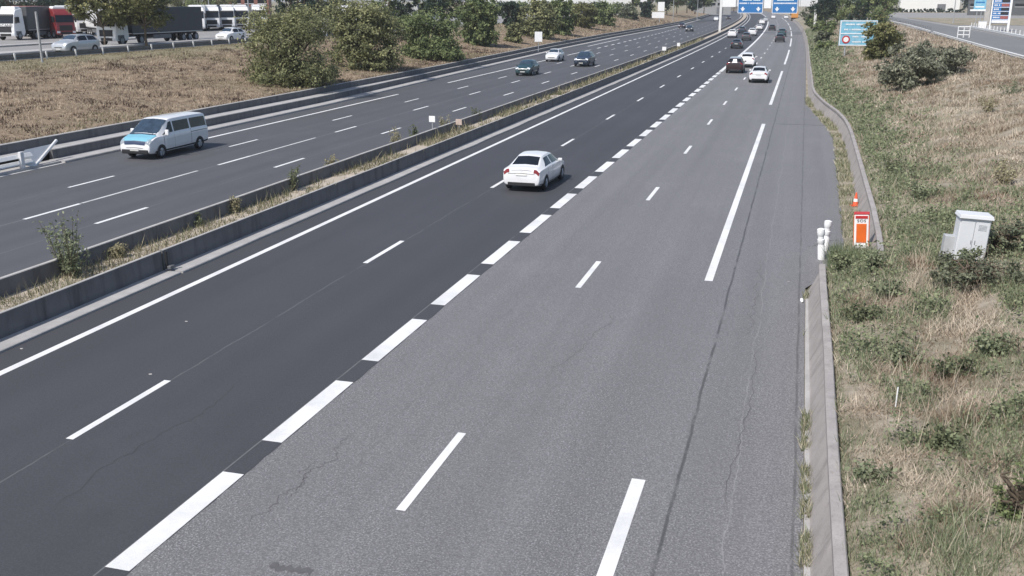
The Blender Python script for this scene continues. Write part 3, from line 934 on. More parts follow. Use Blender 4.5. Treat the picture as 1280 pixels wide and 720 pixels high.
# --- lorries
def lorry(loc, rz, cabmat, boxmat, label, length=15.5, box_h=2.75, name='lorry', visor=None, low=None, lettering=None, roofmat=None):
    """local +y is forward; origin at the middle of the front bumper"""
    t = empty(name, loc, rz); tag(t, label, 'lorry', None)
    roofmat = roofmat or cabmat
    cab = MB()
    prof = [(0, .45), (.03, 1.2), (-.06, 1.95), (-.32, 3.0), (-.75, 3.55), (-2.1, 3.75), (-2.2, .9), (-1.9, .45)]
    n = len(prof)
    for sx in (-1, 1):
        for i, (y, z) in enumerate(prof):
            w = 1.24 if z < 3.2 else 1.12
            cab.v.append((sx * w, y, z))
    for i in range(n):
        j = (i + 1) % n
        cab.f.append((i, j, n + j, n + i))
    cab.f.append(tuple(range(n))); cab.f.append(tuple(reversed(range(n, 2 * n))))
    cab.build('cab', cabmat, t, bevel=.09)
    def front(nm, mat, x0, x1, z0, z1, dd=.012):
        zs = [p[1] for p in prof[:5]]; ys = [p[0] for p in prof[:5]]
        q = MB(); y0, y1 = interp(z0, zs, ys), interp(z1, zs, ys)
        q.box(((x0 + x1) / 2, (y0 + y1) / 2 + dd, (z0 + z1) / 2), (x1 - x0, .05, z1 - z0))
        q.v = [(x, y + (z - (z0 + z1) / 2) * (y1 - y0) / max(.01, z1 - z0), z) for x, y, z in q.v]
        return q.build(nm, mat, t)
    front('windscreen', M['glass'], -1.12, 1.12, 1.98, 2.85)
    front('grille', M['black_trim'], -.82, .82, .95, 1.62, .02)
    front('lower_grille', M['black_trim'], -.7, .7, .5, .78, .02)
    front('sun_visor', visor or M['black_trim'], -1.1, 1.1, 2.86, 3.06, .07)
    for sd in (-1, 1):
        front('headlight', M['lamp_clear'], sd * 1.0 - .19, sd * 1.0 + .19, .66, .90, .025)
        q = MB(); q.box((sd * 1.245, -.75, 2.38), (.02, .85, .68)); q.build('side_window', M['glass'], t)
        q = MB(); q.box((sd * 1.42, -.18, 2.35), (.2, .18, .75)); q.build('mirror', M['black_trim'], t, bevel=.04)
        q = MB(); q.box((sd * 1.245, -.78, .82), (.03, 1.05, .5)); q.build('step', M['galv_dark'], t, bevel=.02)
    if low: front('bumper', low, -1.2, 1.2, .42, .62, .04)
    q = MB(); q.box((0, -1.55, 3.78), (2.0, 1.1, .34), taper=.9); q.build('roof_deflector', roofmat, t, bevel=.08)
    q = MB(); q.box((0, -2.75 - (length - 2.75) / 2, 1.05 + .12 + box_h / 2), (2.52, length - 2.75, box_h)); q.build('box_body', boxmat, t, bevel=.04)
    q = MB(); q.box((0, -length / 2 - .6, .95), (1.1, length - 2.0, .24)); q.build('chassis', M['black_trim'], t)
    for sd in (-1, 1):
        q = MB(); q.box((sd * 1.2, -2.75 - (length - 2.75) / 2, 1.14), (.10, length - 2.9, .10)); q.build('side_rail', M['galv'], t)
        q = MB(); q.box((sd * 1.18, -length * .5, .72), (.05, 3.4, .45)); q.build('side_guard', M['galv_dark'], t)
    for y in (-.95, -4.3, -length + 4.1, -length + 2.8, -length + 1.5):
        for sd in (-1, 1):
            wheel(t, sd * 1.1, y, .5, .32, 8)
    if lettering:
        word(t, lettering[0], lettering[1], (0, .065, 1.72), lettering[2], rot=(R(88), 0, PI), sgn=-1)
    return t

def word(parent, txt, mat, loc, size, rot=(R(90), 0, 0), sgn=1):
    for i, ch in enumerate(txt):
        text_mesh(parent, ch, mat, (loc[0] + sgn * (i - (len(txt) - 1) / 2) * size * .72, loc[1], loc[2]), size, 'letter', rot)

def text_mesh(parent, txt, mat, loc, size, name='lettering', rot=(R(90), 0, 0), align='CENTER'):
    cu = bpy.data.curves.new(name, 'FONT'); cu.body = txt; cu.size = size; cu.align_x = align; cu.align_y = 'CENTER'; cu.extrude = .004
    o = bpy.data.objects.new(name, cu); col.objects.link(o)
    bpy.context.view_layer.update()
    me = bpy.data.meshes.new_from_object(o.evaluated_get(bpy.context.evaluated_depsgraph_get()))
    bpy.data.objects.remove(o); bpy.data.curves.remove(cu)
    me.materials.clear(); me.materials.append(mat); me.name = name
    r = link(name, me, parent, loc); r.rotation_euler = rot
    return r

M['curtain_dark'] = simple('curtain_dark', (.03, .038, .05), .55, var=.15)
M['curtain_grey'] = simple('curtain_grey', (.085, .09, .095), .6, var=.15)
M['curtain_white'] = simple('curtain_white', (.72, .73, .73), .5, var=.06, dirt=((.4, .4, .4), .3))
M['curtain_red'] = simple('curtain_red', (.33, .10, .085), .6, var=.12)
M['cab_white'] = simple('cab_white', (.80, .80, .80), .35, var=.05, coat=.4)
M['cab_red'] = simple('cab_red', (.24, .035, .038), .35, var=.1, coat=.4)
ZP = 3.0
def LP(x, d):
    X, Y = un(x, 30, 0.0); k = d / (-X * math.sin(YAW) + Y * math.cos(YAW))
    return (X * k, Y * k, ZP)
lorry((-72.0, 92.6, ZP), PI, M['cab_white'], M['curtain_dark'], 'articulated lorry with white cab and long dark curtain sides behind the pale car', 16.4)
lorry((-93.0, 101.2, ZP), PI + R(8), M['cab_white'], M['curtain_grey'], 'white lorry cut off by the left edge, grey body and letters on its front', 11, lettering=('LECANE', M['black_trim'], .5))
lorry((-90.6, 108.9, ZP), PI + R(64), M['cab_red'], M['curtain_red'], 'red lorry with red cab and a white roof strip facing the camera', 13, visor=M['cab_red'], roofmat=M['cab_white'])
lorry((-86.4, 112.6, ZP), PI + R(48), M['cab_white'], M['curtain_white'], 'white lorry with red lower front squeezed beside the red lorry', 13, low=M['cab_red'])
lorry(LP(246, 158), PI + R(30), M['cab_white'], M['curtain_white'], 'white lorry just showing past the rear of the dark curtain-sided lorry', 14)
lorry(LP(265, 163), PI + R(30), M['cab_white'], M['curtain_dark'], 'white-cabbed lorry at the left of the row of three', 14)
lorry(LP(284, 166), PI + R(30), M['cab_white'], M['curtain_white'], 'white lorry in the middle of the row of three', 14)
lorry(LP(302, 168), PI + R(30), M['cab_white'], M['curtain_dark'], 'white-cabbed lorry at the right of the row of three beside the lamp post', 14)
lorry((-84.0, 171.0, ZP), PI - R(62), M['cab_white'], M['curtain_white'], 'long white trailer lorry behind the biggest round shrub', 16)
lorry((-72.0, 178.0, ZP), PI, M['cab_white'], M['curtain_white'], 'white-cabbed lorry seen in the gap between the first two shrubs', 14)
lorry((-74.0, 230.0, ZP), PI + R(10), M['cab_white'], M['curtain_white'], 'white lorry glimpsed between the bank trees', 14)
lorry(LP(325, 172), PI + R(30), M['cab_white'], M['curtain_white'], 'white lorry beside the lamp post, just left of the biggest shrub top', 14)
lorry(LP(432, 150), PI + R(24), M['cab_white'], M['curtain_white'], 'white lorry glimpsed between the tops of the first two shrubs', 12)
lorry(LP(107, 142), PI + R(52), M['cab_white'], M['curtain_white'], 'white lorry behind the trunk of the tree over the white cab', 12)
car('suv', P['silver'], (-64.4, 78.4, ZP), PI - R(3), 'silver crossover driving past the guardrail in front of the lorries', detail=1, wr=.34)
car('hatch', P['white'], (-65.4, 106.4, ZP), PI - R(3), 'white hatchback mostly hidden between the biggest shrub and the guardrail', detail=1)
# orange works lorry far ahead on the right
lorry((1.4 + off(420), 412, 0.05), heading(420), P['orange'], P['orange'], 'orange works lorry parked far ahead on the right shoulder', 8, 2.2)

# ------------------------------------------------------------------ vegetation
def unit(a):
    return a / np.maximum(1e-9, np.linalg.norm(a, axis=1, keepdims=True))

def leaf_quads(c, nrm, ln, wd, rg):
    n = len(c)
    r = unit(rg.normal(size=(n, 3)))
    a = unit(np.cross(nrm, r)); b = np.cross(nrm, a)
    a *= ln[:, None]; b *= wd[:, None]
    v = np.stack([c - a, c - b * 1.0 + a * .1, c + a, c + b * 1.0 + a * .1], axis=1).reshape(-1, 3)
    f = np.arange(4 * n).reshape(n, 4)
    return v, f

def crown_mesh(blobs, n, size, pal, seed, clump=.55, density=1.0):
    """blobs: (x, y, z, rx, ry, rz); leaves gathered in clumps through the crown's volume"""
    rg = np.random.default_rng(seed)
    vol = np.array([b[3] * b[4] * b[5] for b in blobs]) ** .67
    cs, ns, cl = [], [], []
    for b, q in zip(blobs, vol / vol.sum()):
        k = max(8, int(n * q)); nc = max(6, int(k / 45))
        d = unit(rg.normal(size=(nc, 3)))
        rad = rg.uniform(.45, 1.0, nc) ** .6
        rad *= 1 + .22 * (rg.random(nc) - .5)
        cc = d * rad[:, None] * np.array(b[3:6]) + np.array(b[:3])
        tone = rg.random(nc)
        idx = rg.integers(0, nc, k)
        sc = clump * (b[3] + b[4] + b[5]) / 3
        p = cc[idx] + rg.normal(size=(k, 3)) * sc * rg.uniform(.22, .42, (k, 1)) * np.array([1, 1, .8])
        out = unit(p - np.array(b[:3]))
        cs.append(p); ns.append(unit(out * .7 + rg.normal(size=(k, 3)) * .65 + np.array([0, 0, .45])))
        t = np.clip(tone[idx] * .65 + rg.random(k) * .45, 0, 1)[:, None]
        pa = np.array(pal)
        c = np.where(t < .5, pa[0] + (pa[1] - pa[0]) * t * 2, pa[1] + (pa[2] - pa[1]) * (t * 2 - 1))
        cl.append(c * rg.uniform(.8, 1.2, (k, 1)))
    c = np.concatenate(cs); nn = np.concatenate(ns); cl = np.concatenate(cl)
    k = len(c)
    ln = size * rg.uniform(.6, 1.3, k); wd = ln * rg.uniform(.4, .65, k)
    v, f = leaf_quads(c, nn, ln, wd, rg)
    return v, f, np.repeat(cl, 4, axis=0)

def limbs(b, blobs, r0, seed, base=(0, 0, 0), split=.45):
    rd = random.Random(seed)
    top = max(bl[2] for bl in blobs)
    fork = Vector((rd.uniform(-.15, .15), rd.uniform(-.15, .15), max(.25, top * split)))
    p0 = Vector(base); mid = p0.lerp(fork, .5) + Vector((rd.uniform(-.08, .08), rd.uniform(-.08, .08), 0))
    b.tube(p0 - Vector((0, 0, .25)), mid, r0, r0 * .85, 8); b.tube(mid, fork, r0 * .85, r0 * .7, 8)
    for bl in blobs:
        for q in range(3):
            e = Vector(bl[:3]) + Vector((rd.uniform(-.6, .6) * bl[3], rd.uniform(-.6, .6) * bl[4], rd.uniform(-.3, .6) * bl[5]))
            m = fork.lerp(e, .5) + Vector((rd.uniform(-.2, .2), rd.uniform(-.2, .2), rd.uniform(0, .25)))
            b.tube(fork, m, r0 * .5, r0 * .32, 6, False); b.tube(m, e, r0 * .32, r0 * .1, 5, False)

OLIVE = ((.08, .092, .048), (.205, .215, .108), (.38, .38, .20))
GREEN = ((.058, .085, .042), (.155, .195, .088), (.31, .345, .165))
DARK = ((.014, .028, .022), (.036, .058, .042), (.085, .115, .07))
YELL = ((.075, .088, .04), (.17, .175, .078), (.31, .29, .14))
GREYG = ((.065, .078, .055), (.145, .16, .105), (.26, .275, .19))

def tree(name, loc, blobs, n, size, pal, seed, label, cat, group=None, r0=.12, split=.45, clump=.55, rz=0):
    t = empty(name, loc, rz); tag(t, label, cat, group)
    v, f, c = crown_mesh(blobs, n, size, pal, seed, clump)
    link('crown', np_mesh('crown', v, f, M['leaf'], c), t)
    b = MB(); limbs(b, blobs, r0, seed, split=split); b.build('trunk', M['bark'], t, smooth=True)
    return t

def blobset(w, h, depth, z0, seed, k=7, low=0):
    """uneven crown of width w, height h, standing from z0 up"""
    rd = random.Random(seed); out = [(0, 0, z0 + h * .5, w * .38, depth * .38, h * .45)]
    for i in range(k):
        a = 2 * math.pi * (i + rd.uniform(-.3, .3)) / k
        zz = rd.uniform(.12, .82)
        rr = math.sqrt(max(.12, 1 - (2 * zz - 1) ** 2)) * rd.uniform(.24, .34)
        s = rd.uniform(.17, .27)
        out.append((math.cos(a) * w * rr, math.sin(a) * depth * rr, z0 + h * zz, w * s, depth * s, h * rd.uniform(.15, .24)))
    for i in range(low):
        a = 2 * math.pi * (i + rd.uniform(-.3, .3)) / low
        out.append((math.cos(a) * w * .27, math.sin(a) * depth * .27, z0 + h * rd.uniform(.1, .2), w * .2, depth * .2, h * .16))
    return out

def solve(x, y, zf):
    z = 1.0
    for i in range(80):
        X, Y = un(x, y, z); z = .6 * z + .4 * zf(X, Y)
    return X, Y, zf(X, Y)

def fdist(X, Y):
    return -X * math.sin(YAW) + Y * math.cos(YAW)

# shrubs on the left bank: photo box of the crown (x0, x1, top, bottom), palette
shrubs = [
    (303, 417, 8, 113, OLIVE, 'biggest round shrub on the left bank, nearest the brown slope', 9000),
    (411, 497, -6, 92, OLIVE, 'tall grey-green shrub second from the left on the bank', 7500),
    (500, 577, 10, 80, GREEN, 'bright green shrub third from the left on the bank', 6500),
    (577, 622, -8, 62, GREEN, 'tall narrow shrub fourth from the left on the bank', 4500),
    (631, 653, 30, 56, OLIVE, 'small low shrub between the narrow shrub and the dense clump', 1500),
    (628, 656, 0, 38, DARK, 'dark shrub behind the small low shrub', 1800),
    (650, 692, -2, 50, OLIVE, 'left half of the dense shrub clump behind the small white roadside sign', 4000),
    (680, 716, -4, 46, GREEN, 'darker right half of the dense shrub clump behind the small white roadside sign', 3200),
    (711, 742, 3, 37, YELL, 'yellowish shrub right of the dense clump', 2400),
    (738, 767, 2, 34, GREEN, 'dark rounded shrub at the right end of the shrub row', 2200),
    (775, 796, 8, 27, GREYG, 'small grey shrub alone on the far part of the left bank', 1000),
    (801, 815, 4, 25, DARK, 'small dark shrub left of the stacked white signs', 900),
]
for i, (x0, x1, yt, yb, pal, lab, n) in enumerate(shrubs):
    X, Y, Z = solve((x0 + x1) / 2, yb - (5 if yb > 60 else 3), z_left)
    sc = fdist(X, Y) / FOC
    w, h = (x1 - x0) * sc * 1.2, (yb - yt) * sc * .93
    tree('bank_shrub', (X - w * .03, Y + w * .12, z_left(X - w * .03, Y + w * .12) - .1), blobset(w, h, w * .75, -.1, 40 + i, 11, 6), int(n * 3.0), max(.10, sc * 1.7), pal, 100 + i, lab, 'shrub', 'shrubs on the left bank', .1 + .012 * w, .25, .5)

def at(x, d, z=0.0):
    X, Y = un(x, 30, 0.0); k = d / fdist(X, Y)
    return (X * k, Y * k, z)

# the light-leaved tree above the guardrail with its trunk in the clear
p = solve(183, 57, lambda x, y: 3.0)
tree('roadside_tree', (p[0], p[1], 3.05), [(-2.2, 0, 3.4, 2.4, 2.0, 1.2), (1.0, .5, 3.2, 1.7, 1.6, 1.1), (-.5, -.6, 4.8, 3.0, 2.5, 1.5), (1.6, -.4, 2.4, 1.0, .9, .6), (-3.4, .3, 2.6, 1.2, 1.1, .7), (-1.0, .2, 2.2, 1.2, 1.2, .6), (.8, 0, 6.2, 2.4, 2.2, 1.3)],
     9000, .17, YELL, 77, 'leafy yellow-green tree in front of the dark lorry, its trunk in the clear', 'tree', None, .16, .33, .5, YAW)
p = solve(143, 58, lambda x, y: 3.0)
tree('roadside_tree', (p[0] - 1.2, p[1], 3.05), [(-1.2, 0, 4.1, 2.2, 2.0, 1.2), (1.0, .3, 3.4, 1.5, 1.4, .9), (-1.6, .3, 5.6, 2.4, 2.2, 1.3), (-2.4, 0, 3.3, 1.1, 1.0, .6)],
     5500, .17, YELL, 78, 'leafy yellow-green tree over the white cab of the dark lorry', 'tree', None, .12, .33, .5, YAW)

# background trees
bgt = []
for i, x in enumerate(range(-45, 110, 21)): bgt.append((x, 215 + 9 * (i % 3), 3, 9.5, 9, DARK, 'dark tree behind the red and white lorries', 'trees behind the lorries on the left'))
for i, x in enumerate(range(180, 300, 24)): bgt.append((x, 225 + 8 * (i % 3), 3, 9.5, 9.5, GREEN if i % 2 else OLIVE, 'green tree above the row of white lorries', 'trees above the row of white lorries'))
for i, x in enumerate((372, 396, 412)): bgt.append((x, 150 + 12 * i, 3, 6.5, 9, DARK if i != 1 else OLIVE, 'tree showing between the first two bank shrubs', 'trees between the first two bank shrubs'))
for i, x in enumerate((482, 505, 528, 552, 572)): bgt.append((x, 175 + 10 * (i % 3), 3, 6.0, 8, DARK if i % 2 else GREEN, 'dark tree behind the bright green shrub', 'trees behind the bright green shrub'))
for i, x in enumerate((778, 790, 812, 833, 845, 858, 868, 879)): bgt.append((x, 380 + 16 * (i % 3), 3, 9, 12, GREEN if i % 3 else DARK, 'far green tree at the end of the left bank', 'far trees at the end of the left bank'))
for i, x in enumerate((888, 902, 916, 930)): bgt.append((x, 640 + 30 * (i % 2), 1, 16, 14, GREYG if i % 2 else GREEN, 'hazy tree behind the left half of the gantry', 'trees behind the left half of the gantry'))
for i, x in enumerate((944, 958, 972, 985, 998, 1012)): bgt.append((x, 860 + 40 * (i % 3), 0, 22, 15, DARK if i % 2 else GREYG, 'far tree on the horizon below the gantry signs', 'trees on the horizon below the gantry signs'))
for i, (x, d) in enumerate(((1030, 235), (1046, 250), (1064, 232), (1080, 215), (1096, 200), (1104, 230), (1022, 300), (1036, 320))): bgt.append((x, d, 2.2, 7.5, 8, DARK if i % 3 == 0 else GREEN, 'dense green tree behind the light blue sign', 'trees behind the light blue sign'))
for i, x in enumerate((1215, 1243, 1268, 1292)): bgt.append((x, 480 + 20 * (i % 2), 3, 14, 9, DARK, 'dark tree beyond the filling station sign', 'trees beyond the filling station sign'))
for i, x in enumerate((600, 625, 650, 680, 710, 740, 762)): bgt.append((x, 300 + 14 * (i % 3), 3, 11, 4.2, DARK if i % 2 else GREEN, 'low tree in front of the long white shed', 'trees in front of the long white shed'))
ORD = ['first', 'second', 'third', 'fourth', 'fifth', 'sixth', 'seventh', 'eighth', 'ninth', 'tenth']
seen = {}
bgt.sort(key=lambda q: (q[7], q[0]))
for i, (x, d, z, w, h, pal, lab, grp) in enumerate(bgt):
    X, Y, _ = at(x, d)
    seen[grp] = seen.get(grp, 0) + 1
    lab = lab + ', ' + ORD[seen[grp] - 1] + ' from the left'
    tree('background_tree', (X, Y, z - .1), blobset(w, h * .86, w, h * .12, 300 + i, 6), 2600 if d < 400 else 1400, max(.24, d / FOC * 1.4), pal, 500 + i, lab, 'tree', grp, .2, .3, .55)

# shrubs on the right bank
GREYL = ((.10, .11, .08), (.20, .21, .15), (.36, .36, .27))
def right_shrub(px, py, w, h, pal, n, lab, seed, size):
    X, Y, Z = solve(px, py, z_right)
    return tree('bank_shrub', (X, Y, Z - .1), blobset(w, h, w * .8, 0, seed, 8, 5), n, size, pal, seed, lab, 'shrub', 'shrubs on the right bank', .06, .2, .5)
right_shrub(1138, 112, 5.0, 3.0, GREYL, 7000, 'grey-green low bush in the middle of the right bank', 701, .12)
right_shrub(1172, 97, 5.4, 2.6, GREYL, 7000, 'smaller grey-green bush just above the middle bush on the right bank', 702, .12)
right_shrub(1098, 74, 4.4, 4.4, YELL, 6500, 'olive bush touching the right side of the light blue sign', 703, .16)
right_shrub(1112, 60, 3.6, 2.6, GREYG, 1600, 'pale bush behind the olive bush near the side road', 704, .16)
right_shrub(1034, 47, 3.5, 3.2, GREEN, 1600, 'green bush between the gantry post and the light blue sign', 705, .22)
right_shrub(1028, 64, 3.0, 1.6, GREEN, 1400, 'low green bush behind the barrier left of the light blue sign', 706, .18)
right_shrub(1250, 318, 1.9, 1.15, GREYG, 2600, 'leafy weed bush growing against the right side of the grey cabinet', 707, .045)
right_shrub(1222, 356, 2.4, .7, GREYG, 3600, 'low green bush below the grey cabinet', 708, .04)
for k_, (px_, py_, w_, h_, lab_) in enumerate(((1027, 54, 2.6, 2.0, 'green bush at the foot of the right gantry post'), (1024, 41, 3.4, 2.6, 'green bush just beyond the right gantry post'),
        (1013, 31, 3.5, 3.0, 'far green bush right of the orange lorry'), (1020, 34, 5, 4, 'rounded green bush high on the bank behind the gantry post'), (1011, 25, 6, 4.5, 'farthest green bush on the right verge'),
        (1024, 27, 7, 5, 'large far bush on the bank behind the orange lorry'))):
    right_shrub(px_, py_, w_, h_, GREEN if k_ % 2 else GREYG, 1800, lab_, 720 + k_, .3)
right_shrub(1275, 640, .8, .8, GREEN, 1200, 'green weed bush at the lower right edge of the picture', 709, .03)

# grass and weeds on the banks
def blades(name, X, Y, zf, h, w, lean, colr, rg, label, cat):
    n = len(X)
    Z = np.array([zf(a, b) for a, b in zip(X, Y)])
    ang = rg.uniform(0, 2 * math.pi, n); la = rg.uniform(0, 2 * math.pi, n)
    wx, wy = np.cos(ang) * w / 2, np.sin(ang) * w / 2
    lx, ly = np.cos(la) * lean * h, np.sin(la) * lean * h
    v = np.empty((n, 3, 3))
    v[:, 0] = np.stack([X - wx, Y - wy, Z - .02], 1); v[:, 1] = np.stack([X + wx, Y + wy, Z - .02], 1)
    v[:, 2] = np.stack([X + lx, Y + ly, Z + h / np.sqrt(1 + lean ** 2)], 1)
    o = link(name, np_mesh(name, v.reshape(-1, 3), np.arange(3 * n).reshape(n, 3), M['blade'], np.repeat(colr, 3, axis=0)))
    return tag(o, label, cat, kind='stuff')

class Height:
    """height field sampled on a grid, for many points at once"""
    def __init__(s, zf, x0, x1, y0, y1, st):
        s.x0, s.y0, s.st = x0, y0, st
        s.nx, s.ny = int((x1 - x0) / st) + 2, int((y1 - y0) / st) + 2
        s.g = np.array([[zf(x0 + i * st, y0 + j * st) for i in range(s.nx)] for j in range(s.ny)])
    def __call__(s, X, Y):
        u = np.clip((X - s.x0) / s.st, 0, s.nx - 1.001); v = np.clip((Y - s.y0) / s.st, 0, s.ny - 1.001)
        i = u.astype(int); j = v.astype(int); a = u - i; b = v - j
        g = s.g
        return (g[j, i] * (1 - a) + g[j, i + 1] * a) * (1 - b) + (g[j + 1, i] * (1 - a) + g[j + 1, i + 1] * a) * b

def blades_np(name, X, Y, Z, h, w, lean, colr, rg, label, cat):
    n = len(X)
    ang = rg.uniform(0, 2 * math.pi, n); la = rg.uniform(0, 2 * math.pi, n)
    wx, wy = np.cos(ang) * w / 2, np.sin(ang) * w / 2
    hz = h / np.sqrt(1 + lean ** 2)
    lx, ly = np.cos(la) * lean * hz, np.sin(la) * lean * hz
    v = np.empty((n, 3, 3))
    v[:, 0] = np.stack([X - wx, Y - wy, Z - .03], 1); v[:, 1] = np.stack([X + wx, Y + wy, Z - .03], 1)
    v[:, 2] = np.stack([X + lx, Y + ly, Z + hz], 1)
    o = link(name, np_mesh(name, v.reshape(-1, 3), np.arange(3 * n).reshape(n, 3), M['blade'], np.repeat(colr, 3, axis=0)))
    return tag(o, label, cat, kind='stuff')

xbv = np.vectorize(xb)
HR = Height(z_right, 0, 24, 4, 262, .6)
def green_field(X, Y):
    d = X - xbv(Y)
    g = (fbm(X * 1.25, Y * .9, 21, 4) - .5) * 3.6 + .40
    g = np.where(Y > 36, g * .45 - .08, g)
    g += np.where(Y > 27, np.exp(-(d / 2.3) ** 2) * .95, 0) + np.where(Y <= 27, np.exp(-(d / .8) ** 2) * .35, 0)
    g -= np.clip((d - 3.5) / 6, 0, .8) * np.where(Y > 26, 1, .35)
    g += np.where((Y > 26) & (Y < 33) & (d < 3), .4, 0)
    g += np.where(Y > 110, .25, 0)
    return np.clip(g, 0, 1)

rg = np.random.default_rng(5)
n = 540000
Y = np.exp(rg.uniform(math.log(7.5), math.log(250), n))
d = rg.random(n) ** .9 * np.minimum(.24 * Y + 5.5, 17.0)
X = xbv(Y) + .09 + d
keep = (X < 17.2)
X, Y, d = X[keep], Y[keep], d[keep]; n = len(X)
G = green_field(X, Y)
isg = rg.random(n) < G * .8
tuft = np.clip(fbm(X * 1.7, Y * 1.4, 33, 3) * 1.6 - .3, 0, 1.2)
h = np.where(isg, rg.uniform(.07, .24, n), rg.uniform(.07, .24, n)) * (.25 + 1.7 * tuft) * (1 + np.clip((Y - 60) / 150, 0, .8))
w = (.0045 + .00085 * Y) * rg.uniform(.7, 1.4, n)
lean = np.where(isg, rg.uniform(.2, 1.1, n), rg.uniform(.5, 2.4, n))
straw = np.array([.60, .52, .42]); straw2 = np.array([.28, .215, .155]); gr1 = np.array([.15, .18, .10]); gr2 = np.array([.36, .395, .255])
t = rg.random((n, 1)); q = fbm(X * .8, Y * .8, 51, 3)[:, None]
cs = straw2 + (straw - straw2) * np.clip(t * .6 - .1 + (q - .35) * 1.9, -.25, 1.1)
cg = gr1 + (gr2 - gr1) * (t * .9)
C = np.where(isg[:, None], cg, cs) * rg.uniform(.8, 1.2, (n, 1))
blades_np('bank_grass', X, Y, HR(X, Y), h, w, lean, C, rg, 'dry straw and green grass covering the right bank', 'grass')

# tall pale stalks standing above the matted grass
n = 9000
Y = np.exp(rg.uniform(math.log(10), math.log(140), n)); X = xbv(Y) + .8 + rg.random(n) * np.minimum(.24 * Y + 4.5, 15)
k = (fbm(X * .7, Y * .7, 131, 3) > .47) & (X < 16.8); X, Y = X[k], Y[k]; n = len(X)
C = np.array([.62, .54, .42]) * rg.uniform(.6, 1.1, (n, 1))
blades_np('bank_stalks', X, Y, HR(X, Y), rg.uniform(.3, .75, n), (.006 + .0006 * Y), rg.uniform(.05, .7, n), C, rg, 'tall pale dry stalks standing above the grass of the right bank', 'stalks')

# leafy weeds in the green patches
n = 230000
Y = np.exp(rg.uniform(math.log(8), math.log(150), n)); X = xbv(Y) + .22 + rg.random(n) * np.minimum(.24 * Y + 5, 15)
G = green_field(X, Y); pl = fbm(X * 1.6, Y * 1.6, 61, 3)
k = (rg.random(n) < (G - .25) * 1.6) & (pl > .44) & (X < 16.5)
X, Y, pl = X[k], Y[k], pl[k]; n = len(X)
Z = HR(X, Y) + rg.random(n) * np.clip((pl - .40) * 2.4, .05, .65)
ln = (.016 + .00105 * Y) * rg.uniform(.7, 1.4, n)
v, f = leaf_quads(np.stack([X, Y, Z], 1), unit(rg.normal(size=(n, 3)) * .7 + np.array([0, -.2, .8])), ln, ln * .55, rg)
t = rg.random((n, 1))
C = (np.array([.09, .115, .06]) + (np.array([.31, .34, .20]) - np.array([.09, .115, .06])) * t)
tag(link('bank_weeds', np_mesh('bank_weeds', v, f, M['leaf'], np.repeat(C, 4, axis=0))), 'green leafy weeds in patches on the right bank', 'weeds', kind='stuff')

# brown scrub on the left bank
HL = Height(z_left, -64, -34, 20, 330, 1.2)
n = 150000
Y = np.concatenate([rg.uniform(28, 130, int(n * .8)), rg.uniform(130, 325, n - int(n * .8))]); wlv = np.vectorize(lambda y: wl(y) - wl_back(y) - .25)
X = wlv(Y) - rg.random(n) * 25.5
k = X > -62.6; X, Y = X[k], Y[k]; n = len(X)
tu = fbm(X * .9, Y * .9, 71, 4); big = fbm(X * .16, Y * .16, 75, 3)
far = 1 + np.clip((Y - 90) / 160, 0, 1)
h = rg.uniform(.08, .42, n) * (.1 + 1.8 * np.clip(tu - .2, 0, 1)) * far
crest = X < -57
h = np.where(crest, h * .5, h)
w = rg.uniform(.04, .085, n) * far
lean = rg.uniform(.2, 1.8, n)
br1 = np.array([.075, .046, .036]); br2 = np.array([.54, .435, .325]); olv = np.array([.22, .20, .12])
t = np.clip(rg.random((n, 1)) * .5 - .1 + (fbm(X * 1.6, Y * .8, 73, 3)[:, None] - .42) * 4.2, 0, 1)
C = br1 + (br2 - br1) * t
og = (rg.random(n) < np.where(crest, .7, np.clip((big - .42) * 2.5, .05, .6)))[:, None]
C = np.where(og, olv * rg.uniform(.7, 1.4, (n, 1)), C)
blades_np('bank_scrub', X, Y, HL(X, Y), h, w, lean, C, rg, 'dry brown scrub covering the left bank', 'scrub')

# verge weeds between the tarmac and the right barrier, clumped
n = 16000
Y = np.concatenate([np.exp(rg.uniform(math.log(8), math.log(30), n // 2)), rg.uniform(29, 84, n - n // 2)])
pev = np.vectorize(pe); a = pev(Y) - .05; bb = xbv(Y) - .24
X = a + (bb - a) * rg.random(n)
cl = fbm(Y * .9, X * .3, 81, 3)
k = (cl > np.where(Y < 28, .60, .44)); k &= ~((Y > 27.2) & (Y < 30.5) & (X > 1.6))
X, Y = X[k], Y[k]; n = len(X)
h = rg.uniform(.06, .34, n) * np.where(Y < 28, .75, 1.0); w = (.008 + .0006 * Y) * rg.uniform(.7, 1.3, n)
C = np.where((rg.random(n) < .6)[:, None], np.array([.19, .21, .12]), np.array([.46, .42, .31])) * rg.uniform(.7, 1.3, (n, 1))
blades_np('verge_weeds', X, Y, np.full(n, .02), h, w, rg.uniform(.2, 1.3, n), C, rg, 'weeds growing along the edge of the tarmac by the right barrier', 'weeds')
# tall green grass behind the barrier end
n = 9000
X = rg.uniform(1.25, 2.7, n); Y = rg.normal(28.0, 1.3, n); k = (Y > 25.2) & (Y < 30.6); X, Y = X[k], Y[k]; n = len(X)
C = (np.array([.10, .14, .065]) + (np.array([.34, .36, .22]) - np.array([.10, .14, .065])) * rg.random((n, 1)) ** 1.5)
blades_np('tall_grass', X, Y, np.full(n, .25), rg.uniform(.25, .75, n), rg.uniform(.015, .03, n), rg.uniform(.1, .9, n), C, rg, 'tall green grass around the end of the near barrier', 'grass')

